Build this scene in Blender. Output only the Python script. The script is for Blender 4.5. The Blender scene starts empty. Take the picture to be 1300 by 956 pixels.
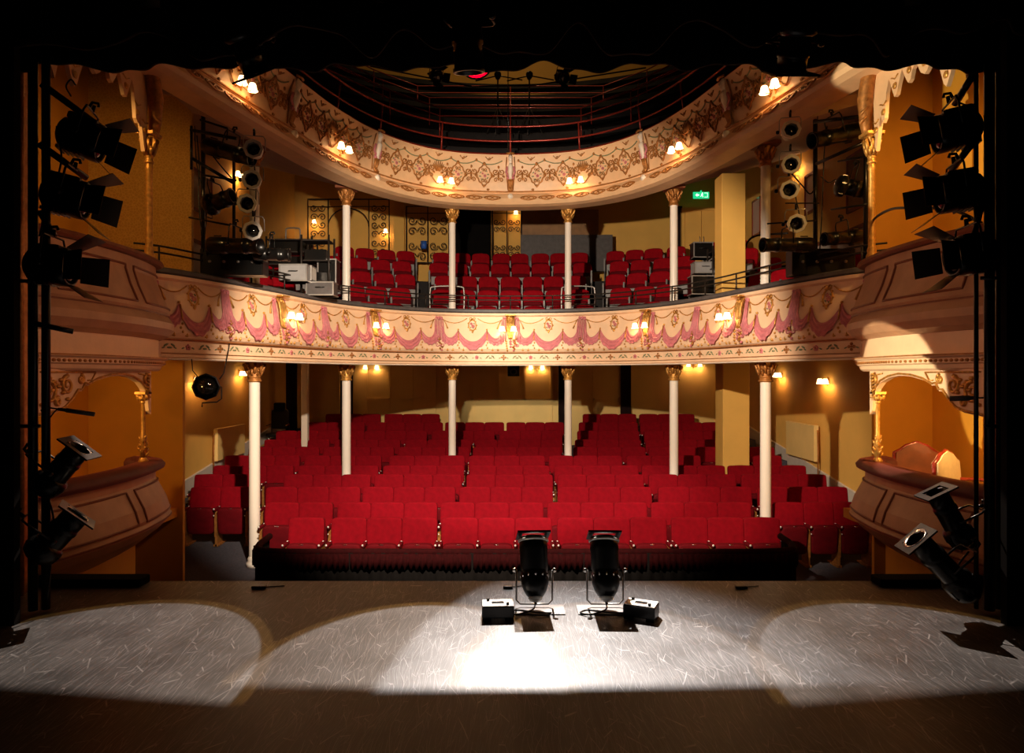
import bpy, math, random
from mathutils import Vector, Matrix
random.seed(7)
PI = math.pi
EYE = 1.75            # eye height above the stage, metres
F = 867.0             # focal length in pixels of a 1300 wide frame
CX, CY = 648.0, 476.0
sc = bpy.context.scene
col = sc.collection

def W(px, py, d):
    """a point at depth d seen at photo pixel px, py"""
    return Vector(((px-CX)*d/F, d, EYE-(py-CY)*d/F))

# ------------------------------------------------------------------ materials
def mat(name, c, rough=.6, metal=0., var=.12, scale=8., bump=.0, emit=None, estr=0., sheen=0., coat=0., spec=.5):
    m = bpy.data.materials.new(name); m.use_nodes = True
    nt = m.node_tree; N = nt.nodes; L = nt.links
    b = N['Principled BSDF']
    b.inputs['Roughness'].default_value = rough
    b.inputs['Metallic'].default_value = metal
    b.inputs['Specular IOR Level'].default_value = spec
    tc = N.new('ShaderNodeTexCoord')
    n = N.new('ShaderNodeTexNoise'); n.inputs['Scale'].default_value = scale; n.inputs['Detail'].default_value = 5
    L.new(tc.outputs['Object'], n.inputs['Vector'])
    r = N.new('ShaderNodeValToRGB')
    r.color_ramp.elements[0].position = .3; r.color_ramp.elements[1].position = .7
    r.color_ramp.elements[0].color = tuple(x*(1-var) for x in c)+(1,)
    r.color_ramp.elements[1].color = tuple(min(1, x*(1+var)) for x in c)+(1,)
    L.new(n.outputs['Fac'], r.inputs['Fac']); L.new(r.outputs['Color'], b.inputs['Base Color'])
    if bump:
        bp = N.new('ShaderNodeBump'); bp.inputs['Strength'].default_value = bump; bp.inputs['Distance'].default_value = .01
        n2 = N.new('ShaderNodeTexNoise'); n2.inputs['Scale'].default_value = scale*5; L.new(tc.outputs['Object'], n2.inputs['Vector'])
        L.new(n2.outputs['Fac'], bp.inputs['Height']); L.new(bp.outputs['Normal'], b.inputs['Normal'])
    if sheen:
        b.inputs['Sheen Weight'].default_value = sheen; b.inputs['Sheen Tint'].default_value = (1, .25, .25, 1)
    if coat: b.inputs['Coat Weight'].default_value = coat
    if emit:
        b.inputs['Emission Color'].default_value = tuple(emit)+(1,); b.inputs['Emission Strength'].default_value = estr
    return m

M = {}
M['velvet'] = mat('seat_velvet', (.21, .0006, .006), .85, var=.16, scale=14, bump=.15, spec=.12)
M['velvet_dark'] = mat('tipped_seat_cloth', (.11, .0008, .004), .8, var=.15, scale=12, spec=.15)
M['circle_velvet'] = mat('circle_seat_velvet', (.30, .001, .007), .8, var=.15, scale=14, bump=.1, spec=.12)
M['fringe'] = mat('fringe_cloth', (.020, .0008, .0012), .9, var=.3, scale=30, spec=.1)
M['plum'] = mat('rail_velvet', (.10, .022, .016), .6, var=.2, scale=10, sheen=.2)
M['cream'] = mat('cream_plaster', (.88, .60, .38), .5, var=.05, scale=6, bump=.12)
M['gallerycream'] = mat('gallery_plaster', (.80, .50, .27), .45, var=.06, scale=6, bump=.12)
M['creamwhite'] = mat('pale_cream_paint', (.88, .76, .62), .45, var=.04, scale=5)
M['gilt'] = mat('gilding', (.62, .31, .07), .38, metal=.55, var=.3, scale=22, bump=.3)
M['giltdark'] = mat('bronze_gilding', (.42, .17, .04), .45, metal=.45, var=.3, scale=22, bump=.3)
M['pink'] = mat('pink_plaster', (.60, .19, .21), .55, var=.14, scale=16)
M['sage'] = mat('sage_paint', (.22, .24, .12), .6, var=.2, scale=18)
M['brownline'] = mat('brown_moulding', (.20, .055, .02), .5, var=.2)
M['boxpaint'] = mat('box_front_paint', (.50, .27, .15), .42, var=.12, scale=5, bump=.1)
M['wall'] = mat('mustard_wall', (.80, .46, .10), .75, var=.05, scale=2.5, bump=.05)
M['boxwall'] = mat('box_ochre_wall', (.64, .29, .02), .7, var=.05, scale=3)
M['backwall'] = mat('stalls_back_wall', (.88, .62, .22), .75, var=.05, scale=2)
M['skirting'] = mat('skirting_paint', (.62, .56, .48), .5, var=.05)
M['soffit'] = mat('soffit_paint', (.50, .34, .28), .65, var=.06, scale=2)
M['black'] = mat('black_metal', (.006, .0055, .005), .3, metal=.2, var=.2, coat=.15, spec=.35)
M['blackcloth'] = mat('black_cloth', (.004, .0032, .003), .9, var=.25, scale=12, spec=.1)
M['greycloth'] = mat('grey_border_cloth', (.07, .075, .06), .9, var=.25, scale=6, spec=.1)
M['darkfloor'] = mat('dark_step_paint', (.013, .010, .010), .6, var=.3, spec=.2)
M['chrome'] = mat('chrome', (.85, .82, .78), .16, metal=1., var=.05)
M['steel'] = mat('dull_steel', (.38, .36, .34), .4, metal=.7, var=.15)
M['whitemetal'] = mat('bare_plate_and_glint', (.80, .76, .70), .35, metal=.3, var=.08)  # bare metal, also painted in for lit lenses and chrome reflections
M['dimsteel'] = mat('dull_grey_edge', (.16, .15, .145), .5, metal=.3)
M['lens'] = mat('dark_lens', (.02, .018, .016), .06, var=.1, coat=1.)
M['ledge'] = mat('grey_ledge', (.085, .075, .075), .55, var=.2, scale=10)
M['redrail'] = mat('red_oxide_rail', (.36, .035, .02), .3, metal=.3, var=.15, coat=.4)
M['column'] = mat('column_gloss_white', (.88, .80, .70), .3, var=.03, scale=3, coat=.3)
M['wood'] = mat('mahogany', (.24, .02, .012), .3, var=.3, scale=10, coat=.5)
M['iron'] = mat('wrought_iron', (.025, .018, .014), .5, metal=.4, var=.2)
M['upholstery'] = mat('cream_upholstery', (.85, .68, .46), .8, var=.05, scale=20)
M['curtain'] = mat('dark_door_curtain', (.03, .006, .006), .9, var=.3)
M['shade'] = mat('lit_glass_shade', (.95, .85, .7), .4, var=.02, emit=(1., .66, .32), estr=5.5)
M['red_lamp'] = mat('red_gel_lens', (.6, .0, .0), .4, emit=(1., .0, .01), estr=4)
M['exit_green'] = mat('exit_green_face', (.0, .35, .12), .4, emit=(.02, .8, .3), estr=.9)
M['exit_white'] = mat('exit_white_symbol', (.9, .95, .9), .4, emit=(.8, 1., .85), estr=1.6)
M['blueplastic'] = mat('blue_plastic', (.03, .12, .5), .4, var=.1)
M['paper'] = mat('notice_paper', (.75, .72, .68), .8, var=.1)
M['timber'] = mat('stained_door_wood', (.30, .15, .05), .5, var=.2, scale=5)
M['greycase'] = mat('grey_case', (.30, .29, .29), .55, var=.1)

def wallpaper():
    m = mat('damask_wallpaper', (.62, .34, .06), .7, var=.05, scale=4)
    nt = m.node_tree; N = nt.nodes; L = nt.links; b = N['Principled BSDF']
    tc = N.new('ShaderNodeTexCoord')
    v = N.new('ShaderNodeTexVoronoi'); v.feature = 'DISTANCE_TO_EDGE'; v.inputs['Scale'].default_value = 26
    L.new(tc.outputs['Object'], v.inputs['Vector'])
    r = N.new('ShaderNodeValToRGB'); r.color_ramp.elements[0].position = .05; r.color_ramp.elements[1].position = .14
    r.color_ramp.elements[0].color = (.60, .33, .06, 1); r.color_ramp.elements[1].color = (.50, .25, .035, 1)
    L.new(v.outputs['Distance'], r.inputs['Fac']); L.new(r.outputs['Color'], b.inputs['Base Color'])
    return m
M['wallpaper'] = wallpaper()

def stage_mat():
    m = bpy.data.materials.new('scuffed_stage_floor'); m.use_nodes = True
    nt = m.node_tree; N = nt.nodes; L = nt.links; b = N['Principled BSDF']
    tc = N.new('ShaderNodeTexCoord')
    acc = None
    for k, (rot, sx, sy, sc_, th) in enumerate(((.5, 1, .10, 16, .013), (-.65, 1, .08, 14, .012), (1.25, 1, .09, 18, .013), (.1, 1, .07, 15, .012), (2.2, 1, .12, 21, .014), (1.8, 1, .06, 13, .011), (-.2, 1, .08, 20, .013), (.9, 1, .08, 17, .012))):
        mp = N.new('ShaderNodeMapping'); mp.inputs['Rotation'].default_value = (0, 0, rot)
        mp.inputs['Scale'].default_value = (sx, sy, 1); mp.inputs['Location'].default_value = (k*3.1, k*1.7, 0)
        nz = N.new('ShaderNodeTexNoise'); nz.inputs['Scale'].default_value = 1.2; nz.inputs['Detail'].default_value = 2
        ad = N.new('ShaderNodeVectorMath'); ad.operation = 'MULTIPLY_ADD'; ad.inputs[1].default_value = (.16, .16, 0)
        v = N.new('ShaderNodeTexVoronoi'); v.voronoi_dimensions = '2D'; v.feature = 'DISTANCE_TO_EDGE'; v.inputs['Scale'].default_value = sc_
        L.new(tc.outputs['Object'], nz.inputs['Vector']); L.new(nz.outputs['Color'], ad.inputs[0]); L.new(tc.outputs['Object'], ad.inputs[2])
        L.new(ad.outputs[0], mp.inputs['Vector']); L.new(mp.outputs['Vector'], v.inputs['Vector'])
        lt = N.new('ShaderNodeMapRange'); lt.inputs['From Min'].default_value = 0; lt.inputs['From Max'].default_value = th
        lt.inputs['To Min'].default_value = 1; lt.inputs['To Max'].default_value = 0
        L.new(v.outputs['Distance'], lt.inputs['Value'])
        mk = N.new('ShaderNodeTexNoise'); mk.inputs['Scale'].default_value = 2.5+k; mk.inputs['Detail'].default_value = 3
        L.new(tc.outputs['Object'], mk.inputs['Vector'])
        mr = N.new('ShaderNodeMapRange'); mr.inputs['From Min'].default_value = .40; mr.inputs['From Max'].default_value = .66
        L.new(mk.outputs['Fac'], mr.inputs['Value'])
        mu = N.new('ShaderNodeMath'); mu.operation = 'MULTIPLY'; L.new(lt.outputs['Result'], mu.inputs[0]); L.new(mr.outputs['Result'], mu.inputs[1])
        if acc is None: acc = mu
        else:
            mx = N.new('ShaderNodeMath'); mx.operation = 'MAXIMUM'; L.new(acc.outputs[0], mx.inputs[0]); L.new(mu.outputs[0], mx.inputs[1]); acc = mx
    gr = N.new('ShaderNodeTexNoise'); gr.inputs['Scale'].default_value = 2.2; gr.inputs['Detail'].default_value = 8; gr.inputs['Roughness'].default_value = .7
    L.new(tc.outputs['Object'], gr.inputs['Vector'])
    rp = N.new('ShaderNodeValToRGB'); rp.color_ramp.elements[0].position = .3; rp.color_ramp.elements[1].position = .72
    rp.color_ramp.elements[0].color = (.036, .0355, .036, 1); rp.color_ramp.elements[1].color = (.105, .103, .104, 1)
    L.new(gr.outputs['Fac'], rp.inputs['Fac'])
    mx = N.new('ShaderNodeMix'); mx.data_type = 'RGBA'
    L.new(acc.outputs[0], mx.inputs[0]); L.new(rp.outputs['Color'], mx.inputs[6]); mx.inputs[7].default_value = (.44, .43, .43, 1)
    L.new(mx.outputs[2], b.inputs['Base Color'])
    rr = N.new('ShaderNodeMapRange'); rr.inputs['To Min'].default_value = .30; rr.inputs['To Max'].default_value = .50
    L.new(gr.outputs['Fac'], rr.inputs['Value']); L.new(rr.outputs['Result'], b.inputs['Roughness'])
    return m
M['stage'] = stage_mat()
M['carpet'] = mat('blue_grey_carpet', (.075, .072, .088), .95, var=.2, scale=40, bump=.3, spec=.1)

# ------------------------------------------------------------------ mesh builder
class MB:
    def __init__(s): s.v = []; s.f = []; s.sm = []; s.mi = []; s.m = 0; s.T = None
    def add(s, vs, fs, smooth=False):
        o = len(s.v)
        if s.T is not None: vs = [s.T @ Vector(p) for p in vs]
        s.v += [tuple(p) for p in vs]
        for f in fs: s.f.append(tuple(i+o for i in f)); s.sm.append(smooth); s.mi.append(s.m)
    def bx(s, x0, x1, y0, y1, z0, z1, b=0.0):
        if b <= 0:
            vs = [(x, y, z) for x in (x0, x1) for y in (y0, y1) for z in (z0, z1)]
            s.add(vs, [(0, 1, 3, 2), (4, 6, 7, 5), (0, 4, 5, 1), (2, 3, 7, 6), (0, 2, 6, 4), (1, 5, 7, 3)])
        else:   # chamfered on all vertical (z) edges and top/bottom rim
            def ring(z, i):
                return [(x0+b+i, y0+i, z), (x1-b-i, y0+i, z), (x1-i, y0+b+i, z), (x1-i, y1-b-i, z), (x1-b-i, y1-i, z), (x0+b+i, y1-i, z), (x0+i, y1-b-i, z), (x0+i, y0+b+i, z)]
            vs = ring(z0, b*.6)+ring(z0+b*.6, 0)+ring(z1-b*.6, 0)+ring(z1, b*.6)
            fs = [tuple(range(7, -1, -1)), tuple(range(24, 32))]
            for k in range(3):
                for i in range(8): j = (i+1) % 8; fs.append((k*8+i, k*8+j, k*8+8+j, k*8+8+i))
            s.add(vs, fs)
    def box(s, c, size, R=None, b=0.0):
        old = s.T
        T = Matrix.Translation(Vector(c)) @ (R.to_4x4() if R is not None else Matrix())
        s.T = (old @ T) if old is not None else T
        s.bx(-size[0]/2, size[0]/2, -size[1]/2, size[1]/2, -size[2]/2, size[2]/2, b); s.T = old
    def tube(s, pts, r, n=8, closed=False, flat=1.0, caps=True):
        pts = [Vector(p) for p in pts]; k = len(pts)
        rs = r if isinstance(r, (list, tuple)) else [r]*k
        vs = []; up = Vector((0, 0, 1)); prev = None
        for i, p in enumerate(pts):
            a = pts[(i-1) % k] if (closed or i > 0) else p
            c = pts[(i+1) % k] if (closed or i < k-1) else p
            t = (c-a)
            if t.length < 1e-9: t = Vector((0, 0, 1))
            t.normalize()
            if prev is None:
                ref = up if abs(t.z) < .9 else Vector((1, 0, 0))
                u = t.cross(ref).normalized()
            else:
                u = prev - t*prev.dot(t)
                u = u.normalized() if u.length > 1e-6 else t.orthogonal().normalized()
            prev = u; w = t.cross(u)
            for j in range(n):
                a_ = 2*PI*j/n
                vs.append(p + u*math.cos(a_)*rs[i] + w*math.sin(a_)*rs[i]*flat)
        fs = []
        for i in range(k if closed else k-1):
            i2 = (i+1) % k
            for j in range(n): j2 = (j+1) % n; fs.append((i*n+j, i*n+j2, i2*n+j2, i2*n+j))
        if caps and not closed:
            fs.append(tuple(range(n-1, -1, -1))); fs.append(tuple((k-1)*n+j for j in range(n)))
        s.add(vs, fs, True)
    def lathe(s, prof, n=20, T=None, lobes=0, depth=0., cap=True):
        """prof: (r, z) along local z"""
        vs = []
        for r, z in prof:
            for j in range(n):
                a = 2*PI*j/n; rr = r*(1+depth*math.cos(lobes*a)) if lobes else r
                vs.append(Vector((rr*math.cos(a), rr*math.sin(a), z)))
        if T is not None: vs = [T @ v for v in vs]
        fs = []
        for i in range(len(prof)-1):
            for j in range(n): j2 = (j+1) % n; fs.append((i*n+j, i*n+j2, (i+1)*n+j2, (i+1)*n+j))
        if cap:
            if prof[0][0] > 1e-5: fs.append(tuple(range(n-1, -1, -1)))
            if prof[-1][0] > 1e-5: fs.append(tuple((len(prof)-1)*n+j for j in range(n)))
        s.add(vs, fs, True)
    def ell(s, c, r, n=10, m=7, R=None, p=1.0):
        c = Vector(c); vs = []
        def sp(x): return math.copysign(abs(x)**p, x)
        for i in range(m+1):
            ph = -PI/2+PI*i/m
            for j in range(n):
                a = 2*PI*(j+.5)/n
                v = Vector((r[0]*sp(math.cos(ph))*sp(math.cos(a)), r[1]*sp(math.cos(ph))*sp(math.sin(a)), r[2]*sp(math.sin(ph))))
                if R is not None: v = R @ v
                vs.append(c+v)
        fs = []
        for i in range(m):
            for j in range(n): j2 = (j+1) % n; fs.append((i*n+j, i*n+j2, (i+1)*n+j2, (i+1)*n+j))
        s.add(vs, fs, True)
    def cush(s, c, size, R=None, n=16, m=10, p=.28, arch=0.):
        """cushion: a rounded box; arch lowers the outer top edge"""
        c = Vector(c); vs = []
        def sp(x): return math.copysign(abs(x)**p, x)
        for i in range(m+1):
            ph = -PI/2+PI*i/m
            for j in range(n):
                a = 2*PI*(j+.5)/n
                x = size[0]/2*sp(math.cos(ph))*sp(math.cos(a)); y = size[1]/2*sp(math.cos(ph))*sp(math.sin(a)); z = size[2]/2*sp(math.sin(ph))
                if z > 0: z -= arch*(2*x/size[0])**2
                v = Vector((x, y, z))
                if R is not None: v = R @ v
                vs.append(c+v)
        fs = [tuple(range(n-1, -1, -1)), tuple(m*n+j for j in range(n))]
        for i in range(m):
            for j in range(n): j2 = (j+1) % n; fs.append((i*n+j, i*n+j2, (i+1)*n+j2, (i+1)*n+j))
        s.add(vs, fs, True)
    def grid(s, fn, nu, nv, smooth=True):
        vs = [fn(i/nu, j/nv) for i in range(nu+1) for j in range(nv+1)]
        fs = [(i*(nv+1)+j, (i+1)*(nv+1)+j, (i+1)*(nv+1)+j+1, i*(nv+1)+j+1) for i in range(nu) for j in range(nv)]
        s.add(vs, fs, smooth)
    def prism(s, poly, fn, t0, t1, smooth=False):
        """poly: list of 2-D points, fn(a, b, t) -> world point; a solid between t0 and t1"""
        n = len(poly)
        vs = [fn(a, b, t0) for a, b in poly]+[fn(a, b, t1) for a, b in poly]
        fs = [tuple(range(n-1, -1, -1)), tuple(range(n, 2*n))]+[(i, (i+1) % n, n+(i+1) % n, n+i) for i in range(n)]
        s.add(vs, fs, smooth)
    def mesh(s, name, mats):
        me = bpy.data.meshes.new(name); me.from_pydata(s.v, [], s.f)
        for m in (mats if isinstance(mats, (list, tuple)) else [mats]): me.materials.append(M[m] if isinstance(m, str) else m)
        me.polygons.foreach_set('use_smooth', s.sm); me.polygons.foreach_set('material_index', s.mi)
        me.update(); return me
    def build(s, name, mats, parent=None, loc=None, label=None):
        o = bpy.data.objects.new(name, s.mesh(name, mats)); col.objects.link(o)
        if parent is not None: o.parent = parent
        if loc is not None: o.location = loc
        if label: o['label'] = label
        return o

def thing(name, label, cat, loc=(0, 0, 0), R=None, group=None):
    o = bpy.data.objects.new(name, None); col.objects.link(o); o.empty_display_size = .1
    o.location = loc; o['label'] = label; o['category'] = cat
    if R is not None: o.rotation_mode = 'QUATERNION'; o.rotation_quaternion = R
    if group: o['group'] = group
    return o
def tag(o, label, cat, group=None, kind=None):
    o['label'] = label; o['category'] = cat
    if group: o['group'] = group
    if kind: o['kind'] = kind
    return o
def struct(name, mb, m, label=None, cat=None):
    o = mb.build(name, m); o['kind'] = 'structure'
    if label: o['label'] = label
    if cat: o['category'] = cat
    return o
KIDS = {}
def copy_tree(o, parent=None):
    c = o.copy(); col.objects.link(c)
    if parent is not None: c.parent = parent
    for ch in KIDS.get(o.name) or [x for x in o.children]: copy_tree(ch, c)
    return c
ORD = 'first second third fourth fifth sixth seventh eighth ninth tenth eleventh twelfth thirteenth fourteenth fifteenth sixteenth seventeenth eighteenth nineteenth twentieth twenty-first twenty-second twenty-third twenty-fourth twenty-fifth twenty-sixth twenty-seventh twenty-eighth'.split()

def spline(pts, n=16):
    """Catmull-Rom through 2-D or 3-D points"""
    P = [Vector(p) for p in pts]; P = [P[0]*2-P[1]]+P+[P[-1]*2-P[-2]]; out = []
    for i in range(1, len(P)-2):
        for k in range(n):
            t = k/n; a, b, c, d = P[i-1:i+3]
            out.append(.5*((2*b)+(c-a)*t+(2*a-5*b+4*c-d)*t*t+(3*b-a-3*c+d)*t**3))
    out.append(P[-2]); return out

class Front:
    """a balcony front swept along a horseshoe in plan; off > 0 bulges towards the middle of the house"""
    def __init__(s, half, prof):
        pts = [(-x, y) for x, y in half[::-1]]+list(half[1:])
        s.c = spline(pts, 14); s.u = [0]
        for a, b in zip(s.c, s.c[1:]): s.u.append(s.u[-1]+(b-a).length)
        s.L = s.u[-1]/2; s.u = [x-s.L for x in s.u]; s.prof = prof
        main = []
        zs = [p[1] for p in prof]; i0 = zs.index(min(zs)); s.main = sorted(prof, key=lambda p: p[1])
    def pos(s, u):
        u = max(-s.L+1e-4, min(s.L-1e-4, u)); lo, hi = 0, len(s.u)-1
        while hi-lo > 1:
            m = (lo+hi)//2
            if s.u[m] <= u: lo = m
            else: hi = m
        t = (u-s.u[lo])/(s.u[hi]-s.u[lo]); p = s.c[lo].lerp(s.c[hi], t)
        def tg(i):
            a = s.c[max(0, i-1)]; b = s.c[min(len(s.c)-1, i+1)]; return (b-a).normalized()
        T = tg(lo).lerp(tg(hi), t).normalized()
        return p, Vector((T.y, -T.x))          # point, inward normal (towards the stage / middle)
    def at(s, u, off, z):
        p, n = s.pos(u); q = p+n*off; return Vector((q.x, q.y, z))
    def offz(s, z):
        m = s.main
        if z <= m[0][1]: return m[0][0]
        for a, b in zip(m, m[1:]):
            if a[1] <= z <= b[1] and b[1] > a[1]:
                return a[0]+(b[0]-a[0])*(z-a[1])/(b[1]-a[1])
        return m[-1][0]
    def S(s, u, z, e=0.): return s.at(u, s.offz(z)+e, z)
    def upx(s, px):
        best = None
        for i in range(0, 1200):
            u = -s.L+2*s.L*i/1200; p, _ = s.pos(u); e = abs(CX+F*p.x/p.y-px)
            if best is None or e < best[0]: best = (e, u)
        return best[1]
    def sweep(s, mb, prof, n=120, u0=None, u1=None):
        u0 = -s.L if u0 is None else u0; u1 = s.L if u1 is None else u1; k = len(prof)
        vs = [s.at(u0+(u1-u0)*i/n, o, z) for i in range(n+1) for o, z in prof]
        fs = [(i*k+j, (i+1)*k+j, (i+1)*k+(j+1) % k, i*k+(j+1) % k) for i in range(n) for j in range(k)]
        fs += [tuple(range(k)), tuple(n*k+j for j in range(k-1, -1, -1))]
        mb.add(vs, fs, False)
# ------------------------------------------------------------------ geometry of the house
HC = [(0, 13.3), (1.12, 13.18), (2.05, 12.72), (2.78, 11.85), (3.2, 10.9), (3.48, 9.9), (3.76, 9.0), (4.08, 8.2), (4.34, 7.93)]
HG = [(0, 13.3), (1.11, 13.14), (1.9, 12.65), (2.5, 11.85), (2.9, 10.9), (3.17, 9.9), (3.45, 8.8), (3.72, 7.6), (3.98, 6.5)]
PC = [(-.3, 1.95), (-.01, 1.95), (.03, 1.965), (.03, 2.0), (0., 2.015), (0., 2.165), (.045, 2.18), (.075, 2.2), (.10, 2.25), (.09, 2.38), (.05, 2.55), (.01, 2.75), (0., 2.88), (.045, 2.905), (.05, 2.945), (-.3, 2.95)]
PG = [(-.3, 5.02), (.0, 5.02), (.10, 5.045), (.13, 5.09), (.12, 5.16), (.06, 5.24), (.02, 5.27), (.035, 5.285), (.035, 5.315), (.0, 5.33), (.03, 5.48), (.05, 5.68), (.09, 5.86), (.13, 5.95), (.15, 5.99), (.05, 6.01), (-.3, 6.01)]
circle = Front(HC, PC); gallery = Front(HG, PG)

XW = 6.0; YB = 19.0; TOP = 11.4
# stage and stalls floors
mb = MB(); mb.bx(-9, 9, -1.5, 5.8, -.25, 0.)
struct('floor', mb, 'stage', 'scuffed dark grey stage floor with pools of light', 'floor')
ROWD = [9.1, 10.0, 10.9, 11.75, 12.6, 13.36, 14.4, 15.4, 16.35, 17.3, 18.15]
ROWH = [1.915, 1.877, 1.798, 1.721, 1.68, 1.587, 1.528, 1.466, 1.343, 1.207, 1.045]
def stalls_z(d):
    """raked stalls floor height"""
    zs = [EYE-h-.90 for h in ROWH]
    if d <= ROWD[0]: return zs[0]
    for i in range(10):
        if d <= ROWD[i+1]:
            t = (d-ROWD[i])/(ROWD[i+1]-ROWD[i]); return zs[i]*(1-t)+zs[i+1]*t
    return zs[-1]
FZ = stalls_z(0)
mb = MB(); ds = [5.8]+[d for d in ROWD]+[YB]
vs = []
for d in ds: vs += [(-XW, d, stalls_z(d)), (XW, d, stalls_z(d)), (-XW, d, stalls_z(d)-.4), (XW, d, stalls_z(d)-.4)]
fs = []
for i in range(len(ds)-1):
    a = i*4; b = a+4; fs += [(a, a+1, b+1, b), (a+2, b+2, b+3, a+3), (a, b, b+2, a+2), (a+1, a+3, b+3, b+1)]
fs += [(0, 2, 3, 1), (len(vs)-4, len(vs)-3, len(vs)-1, len(vs)-2)]
mb.add(vs, fs); struct('floor', mb, 'carpet', 'raked stalls floor in blue-grey carpet', 'floor')
mb = MB(); mb.bx(-9, 9, 5.62, 5.78, -1.3, -.251); struct('trim_1', mb, 'blackcloth', 'black riser under the stage edge', 'riser')

# walls
for s, nm in ((-1, 'left'), (1, 'right')):
    mb = MB(); mb.bx(min(s*XW, s*(XW+.2)), max(s*XW, s*(XW+.2)), 8.6, YB+.2, -1.9, TOP)
    struct('wall_'+nm, mb, 'wall')
    # pier that closes the boxes towards the house
    e0, e1 = (4.27, 4.157) if s < 0 else (4.74, 4.74)
    mb = MB(); a, b = sorted((s*e0, s*XW)); mb.bx(a, b, 8.9, 8.96, -1.9, 1.97); struct('wall_pier_'+nm, mb, 'boxwall')
    mb = MB(); a, b = sorted((s*e1, s*XW)); mb.bx(a, b, 8.9, 8.96, 1.98, TOP); struct('wall_upper_pier_'+nm, mb, 'wallpaper' if s < 0 else 'boxwall')
    mb = MB(); a, b = sorted((s*5.5, s*5.7)); mb.bx(a, b, 5.3, 8.9, -1.9, TOP); struct('wall_box_'+nm, mb, 'boxwall')
    # proscenium wall and black masking flats
    mb = MB(); a, b = sorted((s*4.0, s*9.0)); mb.bx(a, b, 5.45, 5.62, -1.3, TOP); struct('wall_proscenium_'+nm, mb, 'blackcloth')
    mb = MB(); a, b = sorted((s*3.46, s*6.5)); mb.bx(a, b, 4.76, 4.82, 0, 7)
    tag(mb.build('masking_flat', 'blackcloth'), 'tall black masking flat at the %s edge of the stage opening' % nm, 'masking flat')
    # solid under the stalls box
    mb = MB(); a, b = sorted((s*4.34, s*5.5)); mb.bx(a, b, 5.62, 7.9, -1.3, -.02)
    struct('wall_plinth_'+nm, mb, 'boxwall')
    # skirting follows the rake
    mb = MB(); ks = [8.6, 10, 11, 12, 13, 14, 15.7, 17, YB]
    vs = []
    for d in ks:
        top = EYE-(2.11-(d-11.3)*.142)
        zb = top-.30
        vs += [(s*(XW-.002), d, top), (s*(XW-.035), d, top-.01), (s*(XW-.035), d, zb), (s*(XW-.002), d, zb)]
    fs = []
    for i in range(len(ks)-1):
        for j in range(4): fs.append((i*4+j, i*4+(j+1) % 4, i*4+4+(j+1) % 4, i*4+4+j))
    mb.add(vs, fs); struct('baseboard_'+nm, mb, 'skirting')
    # stepped side gangway below the skirting
    for k in range(8):
        d0 = 10.9+k*.95; top = EYE-(2.11-(d0-11.3)*.142)-.22
        mb = MB(); a, b = sorted((s*(XW-.04), s*(XW-.34))); mb.bx(a, b, d0, d0+.95, stalls_z(d0)-.2, top, .01)
        o = struct('trim_%d' % (10+k+(10 if s > 0 else 0)), mb, 'carpet')
mb = MB(); mb.bx(-XW, XW, YB, YB+.2, -1.9, 3.0); struct('wall_back', mb, 'backwall')
mb = MB(); mb.bx(-XW, XW, YB, YB+.2, 3.0, TOP); struct('wall_back_upper', mb, 'wall')
mb = MB(); mb.bx(-6.4, 6.4, 5.3, YB+.3, TOP, TOP+.2); struct('ceiling', mb, 'soffit')

# soffits: underside of the circle and of the gallery, rising to the back
def soffit(front, z0, name, m, rise, thick, inner=-.28):
    mb = MB(); n = 90; lev = [0, .8, 1.8, 2.8, 3.8, 4.8, 5.9]
    def pt(u, k, dz):
        p, nn = front.pos(u); q = p-nn*(-inner+lev[k])
        x = max(-XW, min(XW, q.x)); y = min(YB, max(q.y, 8.0)) if front is circle else min(YB, q.y)
        if front is gallery and y < 8.9: x = max(-4.02, min(4.02, x))
        return Vector((x, y, z0+lev[k]*rise+dz))
    vs = []; fs = []
    K = len(lev)
    for i in range(n+1):
        u = -front.L+2*front.L*i/n
        for k in range(K): vs.append(pt(u, k, 0))
        for k in range(K): vs.append(pt(u, k, thick))
    for i in range(n):
        a = i*2*K; b = a+2*K
        for k in range(K-1): fs += [(a+k, a+k+1, b+k+1, b+k), (a+K+k, b+K+k, b+K+k+1, a+K+k+1)]
        fs += [(a, b, b+K, a+K), (a+K-1, a+2*K-1, b+2*K-1, b+K-1)]
    mb.add(vs, fs); return struct(name, mb, m)
soffit(circle, 1.96, 'ceiling_stalls', 'soffit', .14, .1)
soffit(gallery, 5.03, 'ceiling_circle', 'soffit', .33, .1)

# tiered floors of circle and gallery
CROW_D = [1.1, 2.0, 2.9, 3.8, 4.7]; CROW_Z = [2.36, 2.81, 3.25, 3.70, 4.12]   # offset of row from front, floor height
def tiers(front, levels, name, m, ymin):
    """levels: (offset0, offset1, z). One solid step per level"""
    mb = MB(); n = 80
    for o0, o1, z, zb in levels:
        vs = []
        for i in range(n+1):
            u = -front.L+2*front.L*i/n; p, nn = front.pos(u)
            for o in (o0, o1):
                q = p-nn*o; x = max(-XW+.01, min(XW-.01, q.x)); y = min(YB-.01, max(ymin, q.y))
                vs += [Vector((x, y, z)), Vector((x, y, zb))]
        fs = []
        for i in range(n):
            a = i*4; b = a+4; fs += [(a, a+2, b+2, b), (a, b, b+1, a+1), (a+2, a+3, b+3, b+2), (a+1, b+1, b+3, a+3)]
        fs += [(0, 1, 3, 2), (n*4, n*4+2, n*4+3, n*4+1)]
        mb.add(vs, fs)
    return struct(name, mb, m)
cl = [(.3, 1.55, CROW_Z[0], 2.12)]+[(CROW_D[i]-.45, CROW_D[i]+.45 if i < 4 else 6.2, CROW_Z[i], CROW_Z[i-1]-.2) for i in range(1, 5)]
tiers(circle, cl, 'floor_circle', 'darkfloor', 8.97)
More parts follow.
